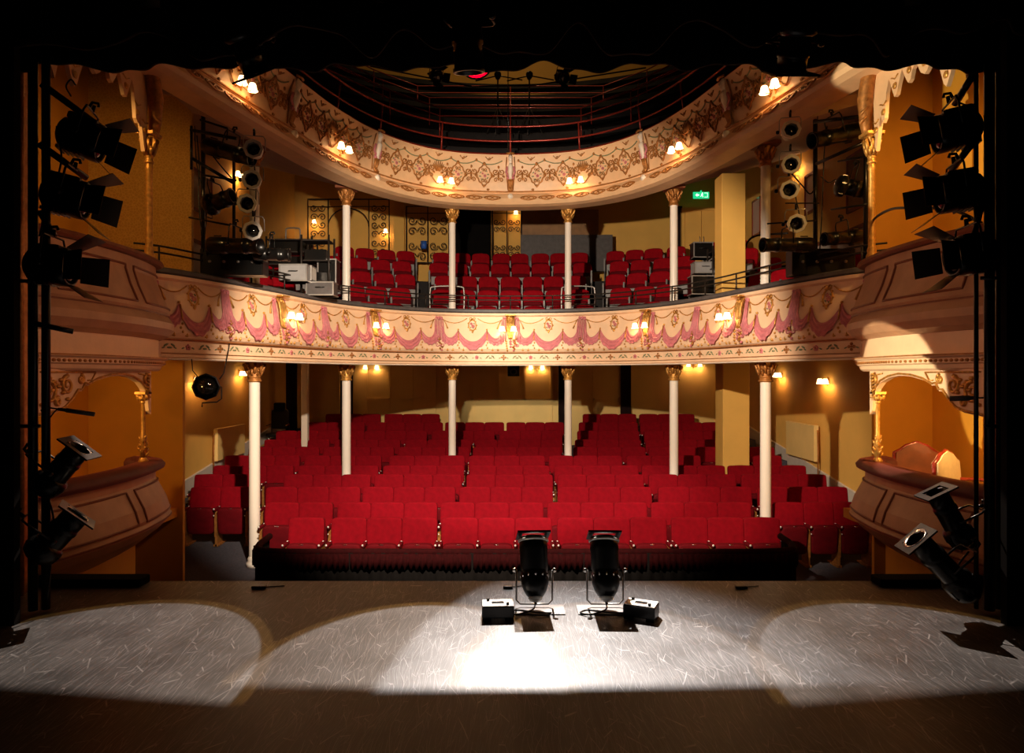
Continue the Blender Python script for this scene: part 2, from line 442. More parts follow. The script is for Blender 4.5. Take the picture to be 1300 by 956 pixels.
gl = [(.3+.75*i, 1.05+.75*i if i < 7 else 7, 5.56+.60*i, 5.43+.60*i) for i in range(8)]
tiers(gallery, gl, 'floor_gallery', 'darkfloor', 8.97)

# square pillar (circle and stalls)
for z0, z1, x0, x1, y0, where in ((stalls_z(13.3), 1.97, 4.14, 4.66, 13.3, 'behind the stalls seats on the right'), (2.4, 5.2, 2.98, 3.42, 10.15, 'rising through the circle on the right')):
    mb = MB()
    if z0 > 0: mb.bx(3.53, 3.93, 11.4, 11.8, 2.37, 5.12, .012)
    else: mb.bx(x0, x1, y0, y0+.5, z0, z1+.05, .012)
    tag(mb.build('square_pillar', 'wall'), 'square mustard pillar '+where, 'pillar', 'square mustard pillars')
mb = MB(); mb.bx(-4.72, -4.58, 15.4, 15.54, stalls_z(15.4), 2.2, .01)
tag(mb.build('support_post', 'creamwhite'), 'thin cream square post at the back left of the stalls', 'post')
# ------------------------------------------------------------------ circle front with pink drapery and gilt relief
def catenary(a, b, sag, n):
    return [(a[0]+(b[0]-a[0])*i/n, a[1]+(b[1]-a[1])*i/n-sag*4*(i/n)*(1-i/n)) for i in range(n+1)]
def tube_on(mb, fr, pts, r, e=0., n=6):
    mb.tube([fr.S(u, z, e+(r if isinstance(r, float) else max(r))*.6) for u, z in pts], r, n)
def blob_on(mb, fr, u, z, ru, rz, e=0., t=.012, rot=0.):
    p, nn = fr.pos(u); T = Vector((-nn.y, nn.x)); R = Matrix(((T.x, nn.x, 0), (T.y, nn.y, 0), (0, 0, 1)))
    R = R @ Matrix.Rotation(rot, 3, 'Y'); mb.ell(fr.S(u, z, e), (ru, t, rz), 8, 5, R)
def flower(mb, fr, u, z, r, mi, e=.004):
    mb.m = mi
    for k in range(5): a = k*2*PI/5+.3; blob_on(mb, fr, u+math.cos(a)*r*.62, z+math.sin(a)*r*.62, r*.5, r*.5, e, .012)
    mb.m = 0; blob_on(mb, fr, u, z, r*.3, r*.3, e+.01, .012)
def spiral(u, z, r, a0, turns, sgn=1, n=14, grow=.15):
    return [(u+math.cos(a0+sgn*2*PI*turns*i/n)*r*(1-(1-grow)*i/n), z+math.sin(a0+sgn*2*PI*turns*i/n)*r*(1-(1-grow)*i/n)) for i in range(n+1)]

cb = thing('circle_balcony', 'cream curved front of the dress circle with pink drapery swags and gilt flowers', 'balcony', (0, 0, 0))
mb = MB(); circle.sweep(mb, PC, 150); mb.build('parapet', 'cream', cb)
mb = MB(); circle.sweep(mb, [(-.32, 2.951), (.02, 2.951), (.05, 2.97), (.05, 3.01), (.02, 3.03), (-.32, 3.03)], 150); mb.build('ledge', 'ledge', cb, label='dark grey ledge')
mb = MB(); circle.sweep(mb, [(-.05, 1.93), (.04, 1.93), (.05, 1.94), (.04, 1.952), (-.05, 1.952)], 150); mb.build('lower_moulding', 'creamwhite', cb)
mb = MB(); circle.sweep(mb, [(.04, 2.168), (.055, 2.168), (.06, 2.176), (.05, 2.184), (.04, 2.184)], 150)
circle.sweep(mb, [(0., 2.008), (.04, 2.008), (.04, 2.016), (0., 2.016)], 150); mb.build('gilt_line', 'giltdark', cb)
cons_px = [648, 472, 352, 205]
cu = [abs(circle.upx(p)) for p in cons_px]; cu[0] = 0.; cu[3] = circle.L-.12
Z0, Z1 = 2.20, 2.90
def zw(w): return Z0+(Z1-Z0)*w
def swag_unit(ua, ub):
    Wd = ub-ua; t_ = lambda x: ua+x*Wd
    mb = MB()
    segs = [(.03, .285, .86, .60, .38, .26, .32, .17), (.285, .715, .60, .60, .28, .32, .32, .03), (.715, .97, .60, .86, .38, .32, .26, .17)]
    for xa, xb, ta, tb, tmin, ba, bb, bmin in segs:
        def fn(i, j):
            x = xa+(xb-xa)*i; s_ = 2*i-1
            base_t = ta+(tb-ta)*i; lo_t = base_t*abs(s_)**2.2+tmin*(1-abs(s_)**2.2)
            base_b = ba+(bb-ba)*i; lo_b = base_b*abs(s_)**1.8+bmin*(1-abs(s_)**1.8)+.018*math.sin(i*PI*9)
            w = lo_t+(lo_b-lo_t)*j
            e = .012+.028*(1-abs(s_)**3)*(.5+.5*math.sin(j*PI*5.0-.6))+.01*j
            return circle.S(t_(x), zw(w), e)
        mb.grid(fn, 22, 12)
    for x in (0., 1.):            # gathered fall under the bow
        for side in ((0, 1) if 0 <= x <= 1 else (0,)):
            sg = 1 if x == 0. else -1
        for k in range(3):
            xx = x+sg*(.012+.022*k)
            mb.tube([circle.S(t_(xx), zw(.9), .02), circle.S(t_(xx+sg*.004*k), zw(.6), .025), circle.S(t_(xx+sg*.012*k), zw(.32-.05*k), .03)], [.010, .014, .016], 6)
        for a in (-.5, .6, 2.2): blob_on(mb, circle, t_(x)+sg*.03+.028*math.cos(a), zw(.91)+.022*math.sin(a), .026, .022, .02, .02)
    mb.build('swag', 'pink', cb, label='pink plaster drapery swag')
    # gilt cord, tassels, finials
    mb = MB()
    tube_on(mb, circle, catenary((t_(.05), zw(.9)), (t_(.42), zw(.92)), .085, 12), .0085, .004)
    tube_on(mb, circle, catenary((t_(.58), zw(.92)), (t_(.95), zw(.9)), .085, 12), .0085, .004)
    for sg, x in ((1, .07), (-1, .93)):
        tube_on(mb, circle, [(t_(x), zw(.88)), (t_(x+sg*.035), zw(.76)), (t_(x+sg*.06), zw(.63))], [.006, .009, .016], .004)
    for x in (.285, .715):
        tube_on(mb, circle, [(t_(x), zw(.58)), (t_(x), zw(.36)), (t_(x), zw(.3))], [.009, .011, .005], .03)
        blob_on(mb, circle, t_(x), zw(.61), .018, .018, .02, .018)
        for k in range(3): blob_on(mb, circle, t_(x)+(-.012 if k % 2 else .012), zw(.24-.07*k), .015, .018, .01, .012)
    for x in (.12, .2, .36, .64, .8, .88): blob_on(mb, circle, t_(x), zw(.035), .026, .012, .004, .014); blob_on(mb, circle, t_(x), zw(.05), .01, .028, .004, .014)
    mb.build('cord_festoon', 'gilt', cb, label='gilt cord festoon with tassels')
    mb = MB(); uc = t_(.5); zc = zw(.73)
    mb.tube([circle.S(uc+math.cos(a)*.073, zc+math.sin(a)*.10, .014) for a in [2*PI*k/18 for k in range(18)]], .0105, 6, closed=True)
    for a in [2*PI*k/9 for k in range(9)]: blob_on(mb, circle, uc+math.cos(a)*.088, zc+math.sin(a)*.117, .013, .013, .012, .012)
    for sg in (-1, 1): mb.tube([circle.S(uc+sg*x, z, .02) for x, z in ((0, zw(.9)), (.03, zw(.95)), (.055, zw(.93)), (.045, zw(.88)), (0, zw(.9)))], .009, 6)
    blob_on(mb, circle, uc, zc-.125, .02, .03, .012, .014)
    flower(mb, circle, uc+.014, zc-.02, .034, 1); flower(mb, circle, uc-.018, zc+.03, .026, 1)
    mb.m = 2
    for a in (.6, 2.4, 3.9, 5.2): blob_on(mb, circle, uc+math.cos(a)*.045, zc+math.sin(a)*.06, .02, .010, .004, .008, a)
    mb.build('medallion', ['gilt', 'pink', 'sage'], cb, label='gilt oval medallion with painted flowers')
    # spray under the bow
    mb = MB(); rr = random.Random(int(ua*50))
    for k in range(10): mb.m = 0 if k % 3 else 1; blob_on(mb, circle, ua+rr.uniform(-.04, .04), zw(.04+.04*k), .02+.008*rr.random(), .02, .03, .02)
    tube_on(mb, circle, spiral(ua+.055, zw(.18), .04, PI, 1., 1), .007, .02); tube_on(mb, circle, spiral(ua-.055, zw(.18), .04, 0, 1., -1), .007, .02)
    mb.build('flower_spray', ['giltdark', 'pink'], cb, label='gilt spray of flowers')
bays = []
for i in range(3):
    for sg in (1, -1):
        a, b = cu[i], cu[i+1]; gap = .085; a2 = a+gap; b2 = b-(gap if i < 2 else 0.03); m_ = (a2+b2)/2
        for (p, q) in ((a2, m_), (m_, b2)):
            bays.append(tuple(sorted((sg*p, sg*q))))
for a, b in sorted(bays): swag_unit(a, b)
def console(u):
    mb = MB()
    prof = [(2.88, .03, .075), (2.80, .07, .07), (2.70, .075, .065), (2.58, .045, .05), (2.48, .03, .035), (2.44, .03, .028)]
    for k in range(-2, 3):
        mb.tube([circle.S(u+k*w*.45, z, e) for z, e, w in prof], [.018, .022, .022, .019, .014, .008], 6)
    tube_on(mb, circle, spiral(u, 2.83, .055, PI*.3, 1.6, 1, 20), .013, .07)
    tube_on(mb, circle, spiral(u+.02, 2.60, .05, PI*1.2, 1.4, -1, 18), .012, .05)
    mb.box(circle.S(u, 2.905, .06), (.20, .10, .025), Matrix.Rotation(math.atan2(circle.pos(u)[1].y, circle.pos(u)[1].x)-PI/2, 3, 'Z'), .006)
    for k, z in enumerate((2.40, 2.35, 2.29)): flower(mb, circle, u, z, .028-.004*k, 1, .02)
    for sg in (-1, 1):
        for k in range(5): mb.m = 0; blob_on(mb, circle, u+sg*(.085-.006*k), 2.40-.045*k, .02, .02, .015, .018)
    mb.build('console', ['gilt', 'pink'], cb, label='gilt scrolled console bracket')
for i in range(3):
    for sg in ((1, -1) if i else (1,)): console(sg*cu[i])
# floral frieze on the lower band
mb = MB(); n = 58
for i in range(n):
    u = -circle.L+.1+(2*circle.L-.2)*i/(n-1); z = 2.09
    if i % 4 == 0:
        mb.m = 0
        for a in range(4): blob_on(mb, circle, u+.032*math.cos(a*PI/2), z+.034*math.sin(a*PI/2), .020, .020, .004, .01)
        blob_on(mb, circle, u, z, .014, .014, .008, .012)
    elif i % 4 == 2: flower(mb, circle, u, z, .036, 1); 
    else:
        mb.m = 2
        for k in (-1, 0, 1): blob_on(mb, circle, u+k*.045, z+(.02 if k else -.01), .036, .013, .004, .007, .5*k)
    mb.m = 2
    for sg in (-1, 1): blob_on(mb, circle, u+sg*.075, z-.012, .024, .009, .004, .006, sg*.4)
mb.build('floral_frieze', ['giltdark', 'pink', 'sage'], cb, label='painted frieze of roses and leaves')

# circle safety rail
mb = MB()
mb.tube([circle.at(-circle.L+2*circle.L*i/110, -.12, 3.22) for i in range(111)], .013, 6)
mb.tube([circle.at(-circle.L+2*circle.L*i/110, -.12, 3.30) for i in range(111)], .013, 6)
mb.build('guard_rail', 'iron', cb, label='black twin guard rail')
for i in range(19):
    u = -circle.L+.3+(2*circle.L-.6)*i/18; p = circle.at(u, -.12, 3.03)
    mb = MB(); mb.tube([p, p+Vector((0, 0, .28))], .012, 6); mb.lathe([(.03, 0), (.03, .012), (.014, .02)], 8, Matrix.Translation(p))
    mb.build('rail_post', 'iron', cb)

# ------------------------------------------------------------------ gallery front
gb = thing('gallery_balcony', 'cream curved gallery front covered in gilt scrollwork with figure brackets', 'balcony', (0, 0, 0))
mb = MB(); gallery.sweep(mb, PG, 170); mb.build('parapet', 'gallerycream', gb)
mb = MB(); gallery.sweep(mb, [(-.32, 6.011), (.10, 6.011), (.125, 6.02), (.10, 6.035), (-.32, 6.035)], 150); mb.build('ledge', 'redrail', gb, label='dark red ledge')
mb = MB(); gallery.sweep(mb, [(.03, 5.29), (.048, 5.29), (.052, 5.30), (.045, 5.312), (.03, 5.312)], 150); mb.build('gilt_line', 'giltdark', gb)
gpx = [648, 474, 366, 205]
gu = [abs(gallery.upx(p)) for p in gpx]; gu[0] = 0; gu.append(gallery.L-.05)
def gal_bay(ua, ub, full):
    Wd = ub-ua; uc = (ua+ub)/2
    # chain of diamond cartouches
    for t in ((.155, .35, .65, .845) if full else (.3, .7)):
        u = ua+t*Wd; z = 5.615; hw = min(.145, Wd*.09) if full else .14; hh = .19; mb = MB()
        pts = []
        for k in range(32):
            a = 2*PI*k/32; r = 1-.22*abs(math.sin(2*a))+.06*math.cos(8*a)
            pts.append((u+math.cos(a)*hw*r*1.1, z+math.sin(a)*hh*r*1.1))
        mb.tube([gallery.S(a, b, .012) for a, b in pts], .014, 6, closed=True)
        for sg in (-1, 1):
            tube_on(mb, gallery, spiral(u+sg*.036, z-.105, .038, PI/2, 1.1, sg, 12), .009, .004)
            tube_on(mb, gallery, spiral(u+sg*.034, z+.105, .034, -PI/2, 1.1, -sg, 12), .009, .004)
            blob_on(mb, gallery, u+sg*hw*1.02, z, .02, .034, .014, .016)
        blob_on(mb, gallery, u, z+hh*1.1, .03, .035, .012, .018); blob_on(mb, gallery, u, z-hh*1.05, .02, .03, .01, .016)
        flower(mb, gallery, u+.015, z-.01, .03, 1); flower(mb, gallery, u-.03, z+.035, .02, 1)
        mb.m = 2
        for a in range(8): blob_on(mb, gallery, u+math.cos(a*PI/4+.2)*hw*.55, z+math.sin(a*PI/4+.2)*hh*.5, .026, .011, .006, .008, a*PI/4)
        mb.build('cartouche', ['giltdark', 'pink', 'sage'], gb, label='gilt diamond cartouche with painted flowers')
    # linking scroll foliage
    mb = MB(); rr = random.Random(int(abs(uc)*100)); ts = (.05, .25, .43, .57, .75, .95) if full else (.1, .5, .9)
    for t in ts:
        u = ua+t*Wd
        for sg in (-1, 1):
            tube_on(mb, gallery, spiral(u+sg*.062, 5.68, .060, PI*(0 if sg < 0 else 1), 1.3, sg, 14), .012, .006)
            tube_on(mb, gallery, spiral(u+sg*.052, 5.53, .046, PI*(0 if sg < 0 else 1), 1.3, -sg, 12), .011, .006)
            blob_on(mb, gallery, u+sg*.10, 5.60, .036, .02, .008, .012, sg*.6); blob_on(mb, gallery, u+sg*.02, 5.70, .012, .026, .008, .012, sg*.4)
        blob_on(mb, gallery, u, 5.59, .02, .075, .01, .016); blob_on(mb, gallery, u, 5.77, .022, .03, .01, .016)
    mb.build('scroll_foliage', 'giltdark', gb, label='gilt scrolled foliage')
    if full:          # anthemion behind the sconce
        mb = MB()
        for k in range(-3, 4):
            a = k*.36; tube_on(mb, gallery, [(uc+math.sin(a)*.03, 5.62), (uc+math.sin(a)*.10, 5.68+math.cos(a)*.05), (uc+math.sin(a)*.125, 5.70+math.cos(a)*.115)], [.016, .014, .006], .008)
        for sg in (-1, 1): tube_on(mb, gallery, [(uc+sg*.2, 5.62), (uc+sg*.12, 5.50), (uc+sg*.04, 5.42), (uc, 5.40)], [.006, .010, .012, .016], .01)
        mb.build('anthemion', 'giltdark', gb)
    # festoon and small scrolls along the top
    mb = MB(); nf = 5 if full else 2
    for k in range(nf):
        a = ua+.06+(Wd-.12)*k/nf; b = ua+.06+(Wd-.12)*(k+1)/nf
        mb.m = 1; tube_on(mb, gallery, catenary((a, 5.885), (b, 5.885), .07, 10), .010, .0); mb.m = 0
        blob_on(mb, gallery, a, 5.89, .022, .03, .004, .02); um = (a+b)/2
        tube_on(mb, gallery, spiral(um, 5.92, .026, PI, 1.1, 1, 10), .009, 0.); tube_on(mb, gallery, [(um-.08, 5.95), (um-.02, 5.89), (um+.07, 5.945)], .009, 0.)
    mb.build('festoon', ['giltdark', 'sage'], gb, label='green and gilt festoon')
    # guilloche on the lower band
    mb = MB(); ng = max(2, int(round(Wd/.36)))
    for k in range(ng):
        u = ua+.08+(Wd-.16)*(k+.5)/ng; w = (Wd-.16)/ng*.44; z = 5.165
        tube_on(mb, gallery, [(u+math.cos(a)*w*(.72+.28*math.cos(2*a)), z+math.sin(a)*.045) for a in [2*PI*j/24 for j in range(25)]], .012, .002)
        for sg in (-1, 1): tube_on(mb, gallery, [(u+sg*w*.35+math.cos(a)*w*.3, z+math.sin(a)*.026) for a in [2*PI*j/12 for j in range(13)]], .009, .002)
        blob_on(mb, gallery, u, z, .02, .02, .004, .014)
    mb.build('guilloche', 'giltdark', gb, label='gilt guilloche moulding')
    mb = MB()
    for k in range(4 if full else 2):
        u = ua+Wd*(k+.5)/(4 if full else 2)
        for a, s_ in ((-.5, .8), (0, 1), (.5, .8)): blob_on(mb, gallery, u+math.sin(a)*.03, 5.335+math.cos(a)*.018, .014, .024*s_, .006, .014, a)
    mb.build('palmette', 'giltdark', gb)
def herm(u, i):
    mb = MB()
    mb.m = 1; mb.tube([gallery.S(u, z, e) for z, e in ((5.98, .0), (5.93, .05), (5.86, .07), (5.80, .06))], [.03, .042, .036, .028], 10)      # head
    mb.ell(gallery.S(u, 5.90, .085), (.034, .03, .042), 10, 8)
    mb.tube([gallery.S(u, z, e) for z, e in ((5.83, .05), (5.76, .085), (5.68, .08), (5.60, .06), (5.54, .05))], [.03, .062, .055, .045, .05], 12, flat=.8)
    mb.m = 2
    for sg in (-1, 1): mb.tube([gallery.S(u+sg*.055, 5.77, .05), gallery.S(u+sg*.085, 5.67, .05), gallery.S(u+sg*.045, 5.585, .07)], [.024, .02, .016], 8)
    for k in range(5): blob_on(mb, gallery, u+(k-2)*.028, 5.56-.01*(k % 2), .022, .035, .06, .03)
    mb.m = 0
    for k in (-1, 0, 1): mb.tube([gallery.S(u+k*.03, z, e) for z, e in ((5.54, .06), (5.46, .05), (5.38, .035), (5.31, .05))], [.026, .024, .018, .022], 8)
    tube_on(mb, gallery, spiral(u, 5.34, .04, 0, 1.3, 1, 14), .012, .04)
    mb.m = 1; mb.lathe([(0, .06), (.05, .05), (.055, .02), (.055, 0)], 14, Matrix.Translation(gallery.S(u, 5.2, -.01)) @ (gallery.S(u, 5.2, 1)-gallery.S(u, 5.2, 0)).to_track_quat('Z', 'Y').to_matrix().to_4x4())
    mb.m = 0; mb.tube([gallery.S(u-.08, 6.0, .09), gallery.S(u, 6.0, .12), gallery.S(u+.08, 6.0, .09)], .02, 8)
    for sg in (-1, 1): tube_on(mb, gallery, [(u+sg*.075, 5.95), (u+sg*.09, 5.75), (u+sg*.07, 5.55), (u+sg*.05, 5.35)], .011, .004)
    mb.build('figure_bracket', ['giltdark', 'creamwhite', 'pink'], gb, label='painted figure bracket with gilt scroll foot')
for i in range(4):
    for sg in (1, -1):
        a, b = gu[i], gu[i+1]
        if b-a < .3: continue
        a2, b2 = sorted((sg*(a+.1), sg*(b-(.1 if i < 3 else 0)))); gal_bay(a2, b2, i < 3)
for i in range(4):
    for sg in ((1, -1) if i else (1,)): herm(sg*gu[i], i)

# gallery rails
def rail_thing(name, label, posts, runs, m, r=.018):
    t = thing(name, label, 'railing', posts[0][0])
    o = Vector(posts[0][0])
    for pts in runs: mb = MB(); mb.tube([Vector(p)-o for p in pts], r, 8); mb.build('rail', m, t)
    for a, b in posts: mb = MB(); mb.tube([Vector(a)-o, Vector(b)-o], r*.9, 8); mb.build('post', m, t)
    return t
N_ = 90
us = [-gallery.L*.93+2*gallery.L*.93*i/N_ for i in range(N_+1)]
fu = [gallery.upx(p) for p in (487, 562, 648)]; pu = [fu[0]-1.1, fu[0], fu[1], 0, -fu[1], -fu[0], -fu[0]+1.1]
rail_thing('gallery_rail', 'curved red oxide double guard rail directly behind the gallery front',
    [(gallery.at(u, -.1, 6.03), gallery.at(u, -.02, 6.60)) for u in pu],
    [[gallery.at(u, -.02, 6.59) for u in us], [gallery.at(u, -.06, 6.32) for u in us]], 'redrail')
for j, (dd, z, hx, nm) in enumerate(((14.5, 7.42, 1.5, 'lowest'), (15.6, 8.08, 1.85, 'middle'), (16.9, 8.90, 2.3, 'highest'))):
    def poly(zz, k=0):
        L_ = [(-hx-2.4, dd-3.1, zz), (-hx-.9, dd-.9, zz), (-hx, dd, zz), (0, dd, zz), (hx, dd, zz), (hx+.9, dd-.9, zz), (hx+2.4, dd-3.1, zz)]
        return L_
    ps = [(Vector((x, y, z-.62)), Vector((x, y, z))) for x, y, _ in poly(z)[1:-1]]
    rail_thing('barrier_rail', '%s straight red oxide barrier rail crossing the dark gallery steps' % nm, ps, [poly(z), poly(z-.17)], 'redrail', .014)
# gallery benches: long dark steps with backs
for j in range(6):
    o = 1.15+.75*j; z = 6.1+.6*j
    mb = MB(); n = 60
    vs = []
    for i in range(n+1):
        u = -gallery.L*.95+2*gallery.L*.95*i/n; p, nn = gallery.pos(u); q = p-nn*o; q2 = p-nn*(o+.32)
        cl_ = lambda v: (max(-XW+.05, min(XW-.05, v.x)), max(8.7, min(YB-.05, v.y)))
        a = cl_(q); b = cl_(q2)
        vs += [Vector((a[0], a[1], z+.28)), Vector((b[0], b[1], z+.28)), Vector((b[0], b[1], z+.40)), Vector((a[0], a[1], z+.40))]
    fs = []
    for i in range(n):
        for k in range(4): fs.append((i*4+k, i*4+(k+1) % 4, i*4+4+(k+1) % 4, i*4+4+k))
    fs += [(0, 1, 2, 3), (n*4+3, n*4+2, n*4+1, n*4)]
    mb.add(vs, fs)
    vs2 = [v-Vector((0, 0, .4)) for v in vs]
    mb.add([v if k % 4 in (0, 1) and False else v for k, v in enumerate(vs2)], fs)
    tag(mb.build('gallery_bench', 'darkfloor'), 'long curved dark bench, %s tier above the gallery front' % ORD[j], 'bench', 'gallery benches')

# ------------------------------------------------------------------ cast iron columns
def capital(mb, r0, r1, h):
    """leafy gilt capital from z=0 to h"""
    mb.lathe([(r0*1.25, 0), (r0*1.35, .015), (r0*1.1, .03), (r0*1.05, .06), (r0*1.25, .07), (r0*1.05, .085), (r0*1.1, h*.5), (r1*.8, h*.8), (r1, h*.93), (r1*.95, h)], 24, None, 12, .05)
    for ring, (za, zb, n) in enumerate(((.09, h*.62, 8), (h*.42, h*.9, 8))):
        for k in range(n):
            a = 2*PI*(k+.5*ring)/n; c, s_ = math.cos(a), math.sin(a); ra = r0*1.1+(r1-r0)*(.2+.3*ring); rb = r0*1.3+(r1-r0)*(.55+.45*ring)
            mb.tube([(c*ra, s_*ra, za), (c*(ra+.01), s_*(ra+.01), (za+zb)/2), (c*rb, s_*rb, zb), (c*(rb+.012), s_*(rb+.012), zb-.03)], [.012, .022, .018, .008], 6)
ABOVE, BELOW = 'white column with gilt capital between circle and gallery, ', 'white column with gilt capital under the circle, '
names = ['leftmost of six', 'second from the left', 'left of centre', 'right of centre', 'second from the right', 'rightmost of six']
cxs = [(-3.72, 9.93), (-2.94, 12.24), (-1.16, 13.62), (1.15, 13.62), (2.93, 12.24), (3.71, 9.93)]
for i, (x, y) in enumerate(cxs):
    off = .06
    z0 = stalls_z(y); z1 = 1.99
    t = thing('column', BELOW+names[i], 'column', (x, y, z0), group='columns under the circle')
    H = z1-z0; capz = H-.04-.30; r = .074 if i in (2, 3) else .078
    mb = MB(); mb.lathe([(r*1.5, 0), (r*1.5, .06), (r*1.2, .09), (r*1.3, .11), (r*1.02, .15)], 20); mb.build('base', 'column', t)
    mb = MB(); mb.lathe([(r, .15), (r*.97, capz)], 22, cap=False); mb.build('shaft', 'column', t)
    mb = MB(); mb.T = Matrix.Translation((0, 0, capz)); capital(mb, r, .125, .29); mb.build('capital', 'giltdark' if i in (0, 5) else 'gilt', t, label='gilt leafy capital')
    mb = MB(); mb.bx(-.14, .14, -.14, .14, H-.05, H, .01); mb.build('abacus', 'brownline', t)
    # upper column
    z0 = 2.10; z1 = 5.12; t = thing('column', ABOVE+names[i], 'column', (x, y, 2.36), group='columns between circle and gallery')
    H = z1-2.36; capz = H-.05-.29; r = .066 if i in (2, 3) else .07
    mb = MB(); mb.lathe([(r*1.4, 0), (r*1.4, .06), (r*1.15, .1), (r, .14)], 20); mb.build('base', 'column', t)
    mb = MB()
    pr = [(r, .14), (r, .60)]
    for k in range(5): pr += [(r, .62+.045*k), (r*1.06, .63+.045*k), (r*1.06, .642+.045*k), (r, .652+.045*k)]
    pr += [(r, .9), (r*.96, capz)]
    mb.lathe(pr, 22, cap=False); mb.build('shaft', 'column', t)
    mb = MB(); mb.T = Matrix.Translation((0, 0, capz)); capital(mb, r, .12, .28); mb.build('capital', 'giltdark' if i in (0, 1, 4, 5) else 'gilt', t, label='gilt leafy capital')
    mb = MB(); w = .17 if i in (0, 1, 4, 5) else .12
    mb.bx(-w, w, -w, w, H-.055, H, .01); mb.build('abacus', 'brownline', t)
# ------------------------------------------------------------------ boxes beside the proscenium
HB = [(4.36, 7.95), (4.17, 7.91), (4.03, 7.76), (3.94, 7.48), (3.88, 7.1), (3.86, 6.8), (3.89, 6.3), (3.97, 5.9), (4.08, 5.6)]
class Side:
    """box front along its plan curve; u runs 0..1 from the house end to the stage end"""
    def __init__(s, sg, pts, prof): s.sg = sg; s.c = spline(pts, 10); s.prof = sorted(prof, key=lambda p: p[1])
    def pos(s, u):
        x = max(0, min(.9999, u))*(len(s.c)-1); i = int(x); t = x-i
        a, b = s.c[i], s.c[i+1]; p = a.lerp(b, t)
        T = (s.c[min(len(s.c)-1, i+2)]-s.c[max(0, i-1)]).normalized()
        n = Vector((-abs(T.y), T.x*(1 if T.y < 0 else -1)))
        n = Vector((T.y, -T.x)) if T.y < 0 else Vector((-T.y, T.x))
        return p, n
    def at(s, u, off, z):
        p, n = s.pos(u); q = p+n*off; return Vector((s.sg*q.x, q.y, z))
    offz = Front.offz
    main = property(lambda s: s.prof)
    def S(s, u, z, e=0.): return s.at(u, s.offz(z)+e, z)
    def ud(s, d):
        return min((abs(s.pos(i/400)[0].y-d), i/400) for i in range(401) if s.pos(i/400)[0].x < 4.2)[1]
    def sweep(s, mb, prof, n=60, u0=0., u1=1., smooth=False):
        k = len(prof); vs = [s.at(u0+(u1-u0)*i/n, o, z) for i in range(n+1) for o, z in prof]
        fs = [(i*k+j, (i+1)*k+j, (i+1)*k+(j+1) % k, i*k+(j+1) % k) for i in range(n) for j in range(k)]
        fs += [tuple(range(k)), tuple(n*k+j for j in range(k-1, -1, -1))]; mb.add(vs, fs, smooth)
PB1 = [(-.22, 2.12), (.05, 2.14), (.13, 2.18), (.185, 2.25), (.19, 2.32), (.14, 2.39), (.13, 2.41), (.15, 2.44), (.13, 2.50), (.06, 2.66), (.01, 2.82), (0., 2.96), (-.22, 2.96)]
PB0 = [(-.50, -.22), (-.32, -.18), (-.12, -.08), (.06, .06), (.14, .15), (.16, .19), (.13, .22), (.145, .26), (.11, .38), (.05, .50), (.0, .60), (0., .68), (-.22, .68)]
def panel(mb, sd, ua, ub, za, zb, r=.012):
    n = 10
    pts = [sd.S(ua+(ub-ua)*i/n, za, .006) for i in range(n)]+[sd.S(ub, za+(zb-za)*i/n, .006) for i in range(n)]+[sd.S(ub+(ua-ub)*i/n, zb, .006) for i in range(n)]+[sd.S(ua, zb+(za-zb)*i/n, .006) for i in range(n)]
    mb.tube(pts, r, 6, closed=True)
def fret(sd_x, poly, t0, t1):
    pass
